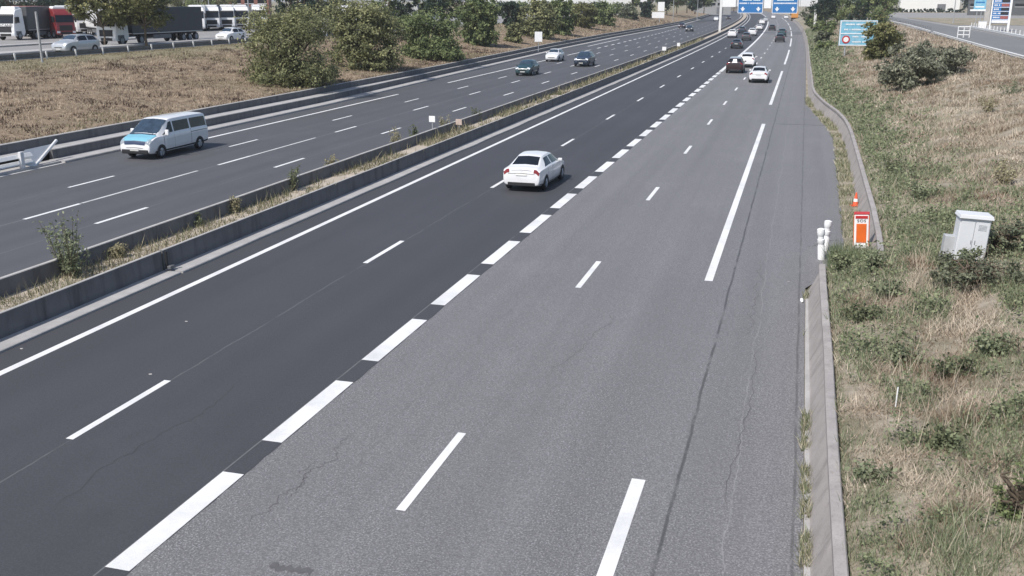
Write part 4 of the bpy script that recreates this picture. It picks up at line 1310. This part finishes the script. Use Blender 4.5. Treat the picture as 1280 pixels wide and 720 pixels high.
# median plants
n = 26000
Y = np.exp(rg.uniform(math.log(14), math.log(200), n)); X = -18.5 + rg.uniform(-.85, .78, n)
cl = fbm(Y * .5, X * .8, 91, 4)
k = cl > np.where(Y < 30, .50, .41); X, Y, cl = X[k], Y[k], cl[k]; n = len(X)
X = X + np.vectorize(off)(Y)
h = rg.uniform(.05, .26, n) * (1 + np.clip((Y - 30) / 60, 0, .7)) * np.where(rg.random(n) < .12, 2.4, 1.0); w = (.01 + .0007 * Y) * rg.uniform(.7, 1.3, n)
C = np.where((rg.random(n) < .4)[:, None], np.array([.12, .135, .07]), np.array([.36, .32, .22])) * rg.uniform(.65, 1.3, (n, 1))
blades_np('median_weeds', X, Y, np.full(n, .3), h, w, rg.uniform(.2, 1.2, n), C, rg, 'pale weeds and dry grass in the median soil', 'weeds')

def tuft_plant(loc, h, spread, n, pal, seed, label, group=None, name='weed_tuft'):
    rr = np.random.default_rng(seed)
    k = max(3, n // 60); V = []; F = []; Cc = []
    t = empty(name, loc); tag(t, label, 'plant', group)
    b = MB()
    for i in range(k):
        a = rr.uniform(0, 6.28); r = rr.uniform(.1, 1) * spread; hh = h * rr.uniform(.45, 1.0)
        e = Vector((math.cos(a) * r, math.sin(a) * r, hh)); s0 = Vector((math.cos(a) * r * .25, math.sin(a) * r * .25, -.05))
        b.tube(s0, e, .012, .004, 4, False)
        m = 60; tt = rr.uniform(.15, 1, (m, 1))
        c = np.array(s0) + (np.array(e) - np.array(s0)) * tt + rr.normal(size=(m, 3)) * np.array([.07, .07, .04])
        ln = rr.uniform(.03, .06, m)
        v, f = leaf_quads(c, unit(rr.normal(size=(m, 3)) * .7 + np.array([0, -.3, .6])), ln, ln * .55, rr)
        F.append(f + len(np.concatenate(V)) if V else f); V.append(v)
        pa = np.array(pal); q = rr.random((m, 1)); Cc.append(np.repeat(pa[0] + (pa[2] - pa[0]) * q, 4, axis=0))
    b.build('stems', M['bark'], t)
    link('foliage', np_mesh('foliage', np.concatenate(V), np.concatenate(F), M['leaf'], np.concatenate(Cc)), t)
    return t
LW2 = ((.09, .11, .06), (.15, .17, .1), (.30, .33, .21))
LW = ((.06, .075, .04), (.1, .12, .06), (.22, .24, .14))
PALE = ((.20, .18, .10), (.3, .27, .16), (.46, .42, .28))
p = un(88, 345, .3)
tuft_plant((p[0], p[1], .3), 1.75, .85, 1500, LW2, 5, 'tall leafy shrub growing in the median near the left edge', name='median_shrub')
for i, (x, y, hh, sp, pal, lab) in enumerate((
    (150, 322, .38, .22, PALE, 'pale dry tuft in the median just right of the tall leafy shrub'),
    (245, 282, .35, .3, LW, 'low green tuft in the median above the wall joint'),
    (365, 238, .95, .32, LW, 'upright thin weed rising above the median wall'),
    (292, 266, .55, .2, PALE, 'short pale weed against the far median wall, left of the upright thin weed'),
    (415, 215, .6, .25, PALE, 'pale weed in the median halfway between the upright weed and the white marker'),
    (495, 184, .9, .3, PALE, 'tall straw-coloured weed just before the white median marker'),
    (517, 176, .9, .3, LW, 'grey-green weed just left of the white median marker'),
    (556, 164, .8, .35, PALE, 'straw weed between the two median markers'),
    (595, 151, .8, .35, LW, 'grey-green weed right of the second median marker'))):
    p = un(x, y, .3)
    tuft_plant((p[0], p[1], .3), hh * 1.15, sp * 1.3, 480, pal, 900 + i, lab, 'weed tufts in the median')

# tall weeds round the cabinet, the call post and the barrier end
for i, (x, y, hh, sp, pal, lab) in enumerate((
    (1206, 332, .62, .35, LW2, 'tall leafy weed in front of the left door of the grey cabinet'),
    (1232, 322, .7, .4, LW2, 'tall leafy weed half covering the right door of the grey cabinet'),
    (1183, 338, .5, .35, LW, 'green weed at the foot of the side box of the cabinet'),
    (1094, 338, .6, .4, LW2, 'tall weed right of the call post by the lay-by barrier'),
    (1056, 336, .55, .35, LW, 'green weed between the marker posts and the call post'),
    (1112, 372, .5, .45, LW2, 'leafy weed on the bank below the call post'),
    (1075, 400, .45, .4, LW, 'green weed behind the near barrier, just past its end'),
    (1128, 455, .42, .45, LW2, 'leafy weed on the bank left of the white stake'),
    (1190, 470, .42, .4, LW, 'green weed halfway between the white stake and the low bush'),
    (1240, 440, .45, .45, LW2, 'pale leafy weed right of the middle of the near bank'),
    (1175, 560, .35, .35, LW, 'green weed on the near bank below the white stake'),
    (1085, 600, .32, .3, LW2, 'leafy weed close behind the near barrier toward the bottom edge'),
    (1150, 250, .7, .5, LW2, 'tall weed on the bank above and left of the cabinet'),
    (1255, 230, .9, .5, PALE, 'tall straw weed on the bank above the cabinet'),
    (1120, 215, .8, .6, LW, 'green weed on the bank beside the lay-by barrier'),
    (1235, 140, 1.1, .7, PALE, 'tall straw clump high on the right bank'),
    (1265, 120, 1.1, .8, LW2, 'leafy clump high on the right bank near the right edge'))):
    X, Y, Z = solve(x, y, z_right)
    tuft_plant((X, Y, Z - .02), hh, sp, int(420 + 260 * sp), pal, 950 + i, lab, 'tall weeds on the right bank')

# ------------------------------------------------------------------ signs, gantry, roadside furniture
def bars(parent, mat, rows, x0, x1, y, name='lettering', seed=1):
    """rows of illegible far-off lettering: z, height, start and end as fractions"""
    rd = random.Random(seed)
    for (z, hh, a, e) in rows:
        b = MB(); x = lerp(x0, x1, a); xe = lerp(x0, x1, e)
        while x < xe:
            wd = hh * rd.uniform(.4, .75)
            if rd.random() > .12: b.box((x + wd / 2, y, z + rd.uniform(-.02, .02) * hh), (wd, .012, hh * rd.uniform(.75, 1.0)))
            x += wd + hh * .18
        tag(b.build(name, mat, parent), kind='stuff')

GY = 252.0
gx0, gx1 = -19.0 + off(GY), 3.1 + off(GY)
g = empty('sign_gantry', (gx0, GY, 0), heading(GY) * .5)
span = gx1 - gx0
b = MB(); b.box((0, 0, 4.2), (.55, .55, 8.6)); b.build('post', M['white_metal'], g, bevel=.03)
b = MB(); b.box((span, 0, 4.2), (.55, .55, 8.6)); b.build('post', M['white_metal'], g, bevel=.03)
b = MB(); b.box((span / 2, .25, 7.3), (span, .7, 2.2)); b.build('beam', M['white_metal'], g, bevel=.03)
for k in range(9):
    b = MB(); b.box((1.2 + (span - 2.4) * k / 8, -.13, 7.3), (.07, .05, 2.1)); b.build('beam_rib', M['galv'], g)
def gsign(x0, x1, lab):
    w = x1 - x0; xc = (x0 + x1) / 2
    b = MB(); b.box((xc, -.35, 6.95), (w, .12, 4.6)); pn = b.build('sign_panel', M['sign_blue'], g, bevel=.02)
    pn['label'] = lab
    for zz in (4.70, 9.2):
        b = MB(); b.box((xc, -.42, zz), (w - .1, .03, .12)); b.build('border', M['sign_white'], pn)
    for sx in (-1, 1):
        b = MB(); b.box((xc + sx * (w / 2 - .08), -.42, 6.95), (.12, .03, 4.38)); b.build('border', M['sign_white'], pn)
    for q in (.2, .82):
        b = MB(); x = lerp(x0, x1, q)
        b.poly([(x - .55, -.425, 5.75), (x - .2, -.425, 5.75), (x - .2, -.425, 6.1), (x + .2, -.425, 6.1), (x + .2, -.425, 5.75), (x + .55, -.425, 5.75), (x, -.425, 5.05)][::-1])
        b.build('arrow', M['sign_white'], pn)
    bars(pn, M['sign_white'], ((7.7, .36, .18, .85), (6.95, .34, .06, .95)), x0, x1, -.425, seed=int(x0 * 3))
gsign(4.0, 9.9, 'left blue direction sign with two white down arrows')
gsign(12.0, 17.9, 'right blue direction sign with two white down arrows')
b = MB(); b.box((10.95, -.3, 7.4), (1.7, .1, 3.2)); b.build('blank_panel', M['sign_white'], g, bevel=.02)
b = MB(); b.box((1.9, -.3, 7.35), (3.2, .1, 2.5)); b.build('blank_panel', M['sign_white'], g, bevel=.02)
tag(g, 'white overhead gantry with two blue direction signs spanning the right carriageway', 'gantry')

# light blue service sign on the right bank
X, Y, Z = solve(1050, 72, z_right)
s = empty('service_sign', (X, Y, Z - .2), R(4)); sc = fdist(X, Y) / FOC
W, H = 43 * sc, 30 * sc; zb = 14 * sc + .2
b = MB(); b.box((W * .5 - .3, 0, zb + H / 2), (W, .08, H)); b.build('panel', M['sign_light_blue'], s, bevel=.02)
for xx in (.45, W - 1.3):
    b = MB(); b.tube((xx, .12, -.5), (xx, .12, zb + H * .9), .09, n=8); b.build('leg', M['galv'], s)
for zz in (zb + .08, zb + H * .48, zb + H - .08):
    b = MB(); b.box((W * .5 - .3, -.06, zz), (W - .12, .02, .09)); b.build('border', M['sign_white'], s)
for xx in (-.22, W - .38):
    b = MB(); b.box((xx, -.06, zb + H / 2), (.09, .02, H - .2)); b.build('border', M['sign_white'], s)
rx = .45
b = MB(); b.tube((rx, -.075, zb + H * .25), (rx, -.05, zb + H * .25), H * .155, n=24); r_ = b.build('round_plate', M['red'], s)
b = MB(); b.tube((rx, -.085, zb + H * .25), (rx, -.06, zb + H * .25), H * .10, n=24); b.build('plate_face', M['sign_white'], r_)
bars(s, M['sign_white'], ((zb + H * .84, H * .065, .12, .85), (zb + H * .64, H * .065, .12, .8), (zb + H * .36, H * .06, .36, .85), (zb + H * .16, H * .06, .36, .9)), -.3, W - .3, -.062, seed=4)
tag(s, 'faded light blue service sign with a round red-rimmed plate, on two legs', 'sign')

# small signs
def plate_sign(name, loc, plates, post_h, label, rz=0.0, post_r=.035, mat='sign_white', cat='sign'):
    t = empty(name, loc, rz); tag(t, label, cat)
    b = MB(); b.tube((0, 0, -.15), (0, 0, post_h), post_r, n=8); b.build('post', M['galv'], t)
    for (x, z, w, h, m) in plates:
        b = MB(); b.box((x, -post_r - .02, z), (w, .025, h)); b.build('plate', M[m], t, bevel=.006)
    return t
M['plate_tan'] = simple('plate_tan', (.52, .42, .37), .6, var=.15)
p = un(541, 171, .3)
t = plate_sign('marker_sign', (p[0], p[1], .3), [(0, 1.0, .36, .34, 'sign_white')], 1.15, 'white square marker plate on a thin post in the median')
p = un(572, 163, .3)
t = plate_sign('marker_sign', (p[0] + .1, p[1], .3), [(0, .50, .38, .34, 'plate_tan')], .62, 'low pinkish marker plate in the median right of the tall marker')
p = un(835, 63, .3)
plate_sign('marker_sign', (-18.45, 140, .3), [(0, .95, .55, .5, 'sign_white')], 1.2, 'white plate standing in the median far down the road, left of two')
plate_sign('marker_sign', (-18.4, 156, .3), [(0, .85, .45, .5, 'sign_white')], 1.1, 'white plate standing in the median far down the road, right of two')
X, Y, Z = solve(673, 63, z_left)
plate_sign('roadside_sign', (X, Y, Z), [(0, 1.85, 1.05, 1.35, 'sign_white')], 2.4, 'small white roadside sign on one post in front of the dense shrub clump', R(10), .05)
X, Y, Z = solve(824, 29, z_left)
plate_sign('roadside_sign', (X, Y, Z), [(-.4, 2.3, 3.6, 1.7, 'sign_white'), (.4, 4.7, 1.9, 2.6, 'sign_white')], 5.5, 'stacked white signs at the far end of the left bank', R(8), .1)
X, Y, Z = solve(804, 18, lambda x, y: 3.0)
plate_sign('flag_sign', (X, Y, Z), [(0, 3.4, 2.2, 4.0, 'sign_white'), (.4, 3.0, 1.0, 2.4, 'sign_light_blue')], 5.4, 'white and blue banner left of the stacked white signs', R(8), .12)
X, Y, Z = solve(53, 78, z_left)
plate_sign('sign_post', (X, Y, Z), [], 3.9, 'thin pale green post standing at the guardrail near the left edge', 0, .09, cat='post')

# lamp posts
def lamp_post(loc, h, label, arm=1.6, rz=0.0):
    t = empty('lamp_post', loc, rz); tag(t, label, 'lamp post', 'lamp posts')
    b = MB(); b.tube((0, 0, -.1), (0, 0, h), .12, .07, 8); b.build('pole', M['galv'], t)
    b = MB(); b.tube((0, 0, h), (arm, 0, h + .3), .05, .04, 6); b.build('arm', M['galv'], t)
    b = MB(); b.box((arm + .25, 0, h + .3), (.7, .25, .12)); b.build('lamp_head', M['white_metal'], t, bevel=.03)
    b = MB(); b.box((0, 0, .05), (.4, .4, .1)); b.build('base_plate', M['galv'], t)
for i, (x, d, z, lab) in enumerate(((312, 168, 3, 'lamp post at the right end of the row of white lorries'), (263, 190, 3, 'lamp post above the row of white lorries'),
        (841, 330, 1.2, 'lamp post at the far end of the left bank'), (871, 360, 1.0, 'lamp post left of the gantry post'),
        (1191, 214, 3, 'lamp post on the forecourt in front of the white building'), (1019, 330, 1.2, 'lamp post behind the right gantry post'))):
    X, Y, _ = at(x, d)
    if i in (2, 3): z = z_left(X, Y)
    if i == 5: z = z_right(X, Y)
    lamp_post((X, Y, z), 10.5, lab, rz=R(30 * i))

# guardrails
def guardrail(name, pts, label, railmat, post_every=4.0, rail_z=.6, rail_h=.31, post_h=.75, cap=None, postmat='galv', posts=True):
    x0, y0, z0 = pts[0]
    t = empty(name, (x0, y0, z0)); tag(t, label, 'guardrail')
    rail = MB(); prof = [(0, -.5), (-.06, -.32), (-.06, -.16), (0, -.04), (0, .04), (-.06, .16), (-.06, .32), (0, .5)]
    for (a, bq) in zip(pts[:-1], pts[1:]):
        n0 = len(rail.v)
        for (x, y, z) in (a, bq):
            rail.v += [(x - x0 + dx, y - y0, z - z0 + rail_z + q * rail_h) for dx, q in prof]
            rail.v += [(x - x0 + dx + .012, y - y0, z - z0 + rail_z + q * rail_h) for dx, q in reversed(prof)]
        k = 2 * len(prof)
        for i in range(k):
            j = (i + 1) % k
            rail.f.append((n0 + i, n0 + j, n0 + k + j, n0 + k + i))
    rail.build('rail', railmat, t)
    pm = MB(); pm.box((0, 0, post_h / 2 - .15), (.10, .14, post_h + .3)); pme = pm.mesh('post', M[postmat])
    if posts:
        for (a, bq) in zip(pts[:-1], pts[1:]):
            L = math.dist(a, bq); k = max(1, round(L / post_every))
            for i in range(k):
                q = [lerp(a[j], bq[j], (i + .5) / k) for j in range(3)]
                link('post', pme, t, (q[0] - x0 + .09, q[1] - y0, q[2] - z0))
    return t
guardrail('guardrail', [(-60.9, 40, 2.96), (-60.9, 90, 2.96), (-61.2, 128, 2.96)], 'dark steel guardrail along the top of the left bank', M['galv_dark'], 3.6, .32, .42, .64, postmat='white_metal')
guardrail('guardrail', [(17.2, 62, 2.95), (17.3, 110, 2.95), (17.9, 158, 2.95)], 'white guardrail along the near edge of the side road', M['white_metal'], 4.0, .28, .3, .4, postmat='white_metal')
guardrail('guardrail', [(18.0, 162, 2.95), (18.6, 200, 2.95), (17.6, 300, 2.95)], 'older guardrail with open gaps on the far stretch of the side road', M['white_metal'], 3.0, .25, .3, .85, postmat='galv_dark')
guardrail('guardrail', [(26.2, 96, 3.0), (26.3, 130, 3.0), (27.2, 190, 3.0)], 'white guardrail with tall posts on the far side of the side road', M['white_metal'], 3.0, .3, .35, 1.0, postmat='white_metal')

# metal ramp end of the low wall on the opposite verge
t = empty('barrier_terminal', (-34.9, 37.5, 0)); tag(t, 'white steel terminal with a slanted bar where the verge wall begins', 'barrier')
for z_ in (.34, .66):
    b = MB(); b.box((-.05, -1.2, z_), (.06, 4.6, .17)); b.v = [(x - (z - z_) * .8, y, z) for x, y, z in b.v]; b.build('rail', M['white_metal'], t, bevel=.01)
for y in (-3.0, -1.5, 0.3):
    b = MB(); b.box((.06, y, .40), (.16, .22, .95)); b.build('post', M['white_metal'], t, bevel=.02)
b = MB(); b.tube((.05, 1.0, .02), (-.35, 3.2, 1.02), .075, n=8); b.build('slanted_bar', M['white_metal'], t)
b = MB(); b.box((-.2, -.4, .05), (.8, 6.6, .10)); b.build('footing', M['concrete_kerb'], t)
b = MB(); b.quad((.02, 1.0, .08), (-.3, 2.9, .9), (-.32, 1.0, .86), (-.1, .2, .3)); b.quad((-.1, .2, .29), (-.32, 1.0, .85), (-.3, 2.9, .89), (.02, 1.0, .07)); b.build('wing_plate', M['white_metal'], t)

# cabinet on the right bank
X, Y, Z = solve(1189, 331, z_right)
c = empty('roadside_cabinet', (X, Y, Z - .12), R(5)); c.scale = (.64, .85, .88); c.rotation_euler = (0, R(3), R(5)); tag(c, 'grey metal roadside cabinet with a pitched lid on the right bank', 'cabinet')
b = MB(); b.box((.6, .3, .75), (1.12, .55, 1.5)); b.build('body', M['cabinet'], c, bevel=.015)
b = MB(); b.box((.6, .28, 1.56), (1.26, .70, .11), taper=.93); b.build('lid', M['cabinet'], c, bevel=.015)
for k in (0, 1):
    b = MB(); b.box((.33 + .54 * k, .008, .76), (.51, .025, 1.36)); d_ = b.build('door', M['cabinet'], c, bevel=.008)
    b = MB(); b.box((.33 + .54 * k + (.2 if k == 0 else -.2), -.015, .85), (.025, .02, .10)); b.build('handle', M['galv'], d_)
for k in range(5):
    b = MB(); b.box((.87, -.008, 1.2 + .035 * k), (.30, .01, .010)); b.build('vent_slat', M['galv'], c)
b = MB(); b.box((.6, .3, .03), (1.25, .7, .22)); b.build('plinth', M['concrete_kerb'], c, bevel=.02)
b = MB(); b.box((-.14, .42, .6), (.36, .3, .62)); b.build('side_box', M['sign_back'], c, bevel=.01)
b = MB(); b.box((-.14, .42, .15), (.42, .36, .4)); b.build('side_box_footing', M['concrete_kerb'], c, bevel=.01)

# orange emergency call post
X, Y = un(1076, 318)
s = empty('emergency_call_post', (X, Y, 0), R(-4)); tag(s, 'orange and white emergency call post marked SOS standing in the weeds of the lay-by', 'call post')
b = MB(); b.box((0, 0, .15), (.5, .34, .44)); b.build('base', M['concrete_right'], s, bevel=.02)
b = MB(); b.box((0, 0, .92), (.44, .26, 1.2)); b.build('housing', M['sign_white'], s, bevel=.03)
b = MB(); b.box((0, -.135, .83), (.30, .03, .70)); b.build('front_panel', M['orange'], s, bevel=.01)
for sx in (-1, 1):
    b = MB(); b.box((sx * .225, 0, .92), (.02, .24, 1.1)); b.build('side_panel', M['orange'], s)
b = MB(); b.box((0, 0, 1.54), (.46, .28, .05)); b.build('cap', M['red'], s, bevel=.01)
b = MB(); b.box((0, -.135, 1.42), (.36, .02, .10)); b.build('top_band', M['red'], s)
word(s, 'SOS', M['black_trim'], (0, -.137, 1.28), .14)
s.rotation_euler = (0, R(-4), R(-4)); s.scale = (1, 1, .86)
b = MB(); b.box((0, -.15, .36), (.30, .05, .14)); b.build('speaker_plate', M['sign_white'], s, bevel=.01)

# traffic cone
X, Y = un(1069, 258)
t = empty('traffic_cone', (X, Y, .01), 0.3); tag(t, 'orange and white traffic cone leaning by the lay-by barrier', 'cone')
b = MB(); b.box((0, 0, .03), (.42, .42, .05)); b.build('base', M['cone_orange'], t, bevel=.01)
def ring(z0, z1, mat, nm):
    f = lambda z: lerp(.155, .03, z / .72)
    b = MB(); b.lathe([(f(z0), z0), (f(z1), z1)], n=18); b.build(nm, mat, t, smooth=True)
t.scale = (.8, .8, .75)
ring(.05, .25, M['cone_orange'], 'cone_body'); ring(.25, .40, M['sign_white'], 'white_band'); ring(.40, .72, M['cone_orange'], 'cone_tip')
b = MB(); b.lathe([(.001, .72), (.03, .72)], n=18); b.build('cap', M['cone_orange'], t)

# two white marker posts at the end of the near barrier
def marker(loc, rx, ry, label):
    t = empty('delineator_post', loc); t.rotation_euler = (rx, ry, 0); tag(t, label, 'bollard', 'white marker posts at the barrier end')
    b = MB(); b.lathe([(.001, -.03), (.105, -.03), (.105, .42), (.095, .44), (.095, .50)], n=16); b.build('lower_tube', M['sign_white'], t, smooth='weld')
    b = MB(); b.lathe([(.095, .50), (.11, .52), (.11, .64), (.092, .66), (.092, .74)], n=16); b.build('collar', M['sign_white'], t, smooth='weld')
    b = MB(); b.lathe([(.092, .74), (.112, .78), (.122, .88), (.115, .96), (.06, .985), (.001, .99)], n=16); b.build('head', M['sign_white'], t, smooth='weld')
X, Y = un(1025.5, 322); marker((X + .02, Y - .2, .0), R(2), R(-5), 'white marker post left and nearer of the pair at the barrier end')
X, Y = un(1030, 313); marker((X + .02, Y, .0), R(0), R(2), 'white marker post right and taller of the pair at the barrier end')

# litter, stakes
def lump(name, loc, size, mat, label, seed, cat='litter'):
    rd = random.Random(seed); b = MB(); n = 9
    prof = [(.001, 0), (.8, .02), (1, .35), (.7, .8), (.001, 1)]
    b.lathe(prof, n=n)
    b.v = [(x * size[0] * rd.uniform(.7, 1.2), y * size[1] * rd.uniform(.7, 1.2), z * size[2] * rd.uniform(.8, 1.15)) for x, y, z in b.v]
    o = b.build(name, mat, None, loc); tag(o, label, cat); return o
X, Y = un(1002, 377); lump('plastic_bottle', (X, Y, .003), (.05, .14, .09), M['sign_white'], 'white plastic scrap at the tarmac edge below the marker posts', 1)
X, Y = un(1104, 346, .5); lump('stone', (X, Y, z_right(X, Y) - .02), (.14, .1, .12), M['concrete_top'], 'pale stone in the grass below the call post', 2, 'stone')
X, Y, Z = solve(1119, 510, z_right)
b = MB(); b.tube((0, 0, -.1), (.01, .02, .38), .012, n=6); o = b.build('marker_stake', M['sign_white'], None, (X, Y, Z)); tag(o, 'thin white stake in the grass of the right bank', 'stake')
for k_, (px_, py_, lab_) in enumerate(((233, 402, 'small pale scrap on the dark tarmac right of the edge line'), (27, 436, 'tiny pale scrap beside the median kerb at the left edge'), (188, 468, 'pale crumb on the dark tarmac by the nearest fast-lane dash'), (986, 352, 'flat pale scrap on the shoulder near the marker posts'))):
    X, Y = un(px_, py_); lump('road_scrap', (X, Y, .002), (.045, .03, .015), M['concrete_top'], lab_, 30 + k_)

# filling station sign and its neighbours on the right
X, Y, _ = at(1249, 160); ry = YAW * .0
t = empty('price_totem', (X, Y, 3.0), R(-6)); tag(t, 'tall blue and white filling station price sign between white posts', 'sign')
for sx, r_ in ((-1.32, .12), (1.32, .2)):
    b = MB(); b.box((sx, 0, 3.4), (r_ * 1.6, .3, 7.0)); b.build('post', M['sign_white'], t, bevel=.02)
b = MB(); b.box((0, 0, 4.1), (2.36, .22, 5.8)); b.build('panel', M['sign_blue'], t, bevel=.02)
rd = random.Random(3)
for k in range(7):
    z = 1.75 + .62 * k
    b = MB(); b.box((0, -.125, z), (2.3, .02, .07)); b.build('divider', M['sign_white'], t)
    b = MB(); b.box((.55, -.125, z + .32), (1.1, .02, .42)); b.build('price_display', M['black_trim'] if k % 3 else M['curtain_red'], t)
    bars(t, M['sign_white'], ((z + .32, .22, .05, .42),), -1.15, 1.15, -.128, seed=k + 20)
b = MB(); b.box((0, -.125, 1.45), (2.3, .02, .4)); b.build('lower_band', M['sign_white'], t)
X, Y, _ = at(1222, 186)
t = empty('brand_sign', (X, Y, 3.0), R(-4)); tag(t, 'blue and white oval-topped sign on two thin legs left of the price sign', 'sign')
for sx in (-.35, .35):
    b = MB(); b.tube((sx, 0, -.1), (sx, 0, 3), .07, n=8); b.build('leg', M['galv'], t)
b = MB(); b.box((0, 0, 4.6), (2.0, .2, 3.6)); b.build('panel', M['sign_light_blue'], t, bevel=.04)
b = MB(); b.box((-.25, -.12, 2.9), (2.6, .1, .3)); b.build('lower_trim', M['sign_white'], t, bevel=.04)
for z in (3.5, 4.3, 5.1):
    b = MB(); b.box((0, -.11, z), (1.5, .02, .22)); b.build('band', M['sign_white'] if z != 4.3 else M['sign_blue'], t)
X, Y, _ = at(1232, 205)
b = MB(); b.box((0, 0, 3.5), (1.0, 1.0, 7.4)); o = b.build('pillar', M['concrete_top'], None, (X, Y, 3.0), bevel=.05); tag(o, 'grey square pillar between the two filling station signs', 'pillar')
X, Y, _ = at(1228, 178)
t = empty('utility_box', (X, Y, 3.0), R(-5)); tag(t, 'white utility box at the foot of the grey pillar', 'box')
b = MB(); b.box((0, 0, .55), (1.3, .6, 1.1)); b.build('body', M['sign_white'], t, bevel=.02)
b = MB(); b.box((0, 0, 1.13), (1.4, .7, .08)); b.build('lid', M['cabinet'], t, bevel=.01)
X, Y = un(1204, 47, 3.0)
t = empty('gate_frame', (X, Y, 3.0), R(-10)); tag(t, 'small white tubular gate frame at the end of the side road rail', 'gate')
for sx in (-.7, 0, .7):
    b = MB(); b.tube((sx, 0, -.05), (sx, 0, 1.4), .07, n=8); b.build('upright', M['white_metal'], t)
for z in (.35, .85, 1.36):
    b = MB(); b.tube((-.74, 0, z), (.74, 0, z), .06, n=8); b.build('bar', M['white_metal'], t)

# buildings far behind
def shed(name, c, size, rz, wallm, roofm, label, bays=8):
    t = empty(name, c, rz); tag(t, label, 'building')
    w, d, h = size
    b = MB(); b.box((0, 0, h / 2 - .2), (w, d, h + .4)); b.build('wall', wallm, t)
    b = MB(); b.box((0, 0, h + .15), (w + .8, d + .8, .3)); b.build('roof', roofm, t, bevel=.05)
    for k in range(bays):
        x = -w / 2 + w * (k + .5) / bays
        b = MB(); b.box((x, -d / 2 - .03, h * .62), (w / bays * .7, .06, h * .18)); f = b.build('window', M['glass'], t)
        b = MB(); b.box((x, -d / 2 - .075, h * .52), (w / bays * .74, .1, .1)); b.build('sill', M['sign_white'], f)
    b = MB(); b.box((w * .2, -d / 2 - .04, 1.6), (3.2, .08, 3.2)); b.build('door', M['galv_dark'], t)
    return t
M['wall_white'] = simple('wall_white', (.72, .72, .70), .7, var=.04)
M['roof_grey'] = simple('roof_grey', (.3, .3, .3), .7)
M['brick'] = simple('brick', (.26, .12, .09), .8, var=.15)
X, Y, _ = at(690, 345); shed('warehouse', (X, Y, 2.9), (52, 14, 8.5), R(14), M['wall_white'], M['roof_grey'], 'long white shed behind the shrub row on the left bank', 0)
X, Y, _ = at(1158, 430); shed('warehouse', (X, Y, 2.9), (23, 12, 7.5), R(-2), M['wall_white'], M['roof_grey'], 'white building beyond the side road at the upper right', 0)
X, Y, _ = at(300, 265); shed('brick_building', (X, Y, 2.9), (16, 10, 7.5), R(25), M['brick'], M['roof_grey'], 'reddish building behind the row of white lorries', 5)
X, Y, _ = at(889, 520); shed('service_building', (X, Y, 1.0), (18, 12, 7.5), R(8), M['roof_grey'], M['roof_grey'], 'grey building left of the gantry in the far distance', 5)
X, Y, _ = at(1262, 330); shed('shop_building', (X, Y, 2.9), (26, 12, 5.2), R(-8), M['curtain_grey'], M['roof_grey'], 'dark low building behind the price sign', 6)
# hedge below the white building
v, f, c = crown_mesh([(i * 1.4, math.sin(i * 1.7) * .3, .7, 1.1, .9, .75) for i in range(-9, 10)], 3500, .3, DARK, 990)
X, Y, _ = at(1158, 405); o = link('hedge', np_mesh('hedge', v, f, M['leaf'], c), None, (X, Y, 2.95)); tag(o, 'dark clipped hedge in front of the white building', 'hedge')

# ------------------------------------------------------------------ summer haze
hz = MB(); hz.box((0, 1950, 9.6), (6400, 5000, 22.0))
hm = bpy.data.materials.new('haze'); hm.use_nodes = True
hn = hm.node_tree; hn.nodes.remove(hn.nodes['Principled BSDF'])
pv = hn.nodes.new('ShaderNodeVolumePrincipled')
pv.inputs['Color'].default_value = (.86, .90, .95, 1)
pv.inputs['Density'].default_value = .00022
hn.links.new(pv.outputs[0], hn.nodes['Material Output'].inputs['Volume'])
haze = hz.build('haze', hm); tag(haze, 'thin summer haze over the road', 'haze', kind='stuff')
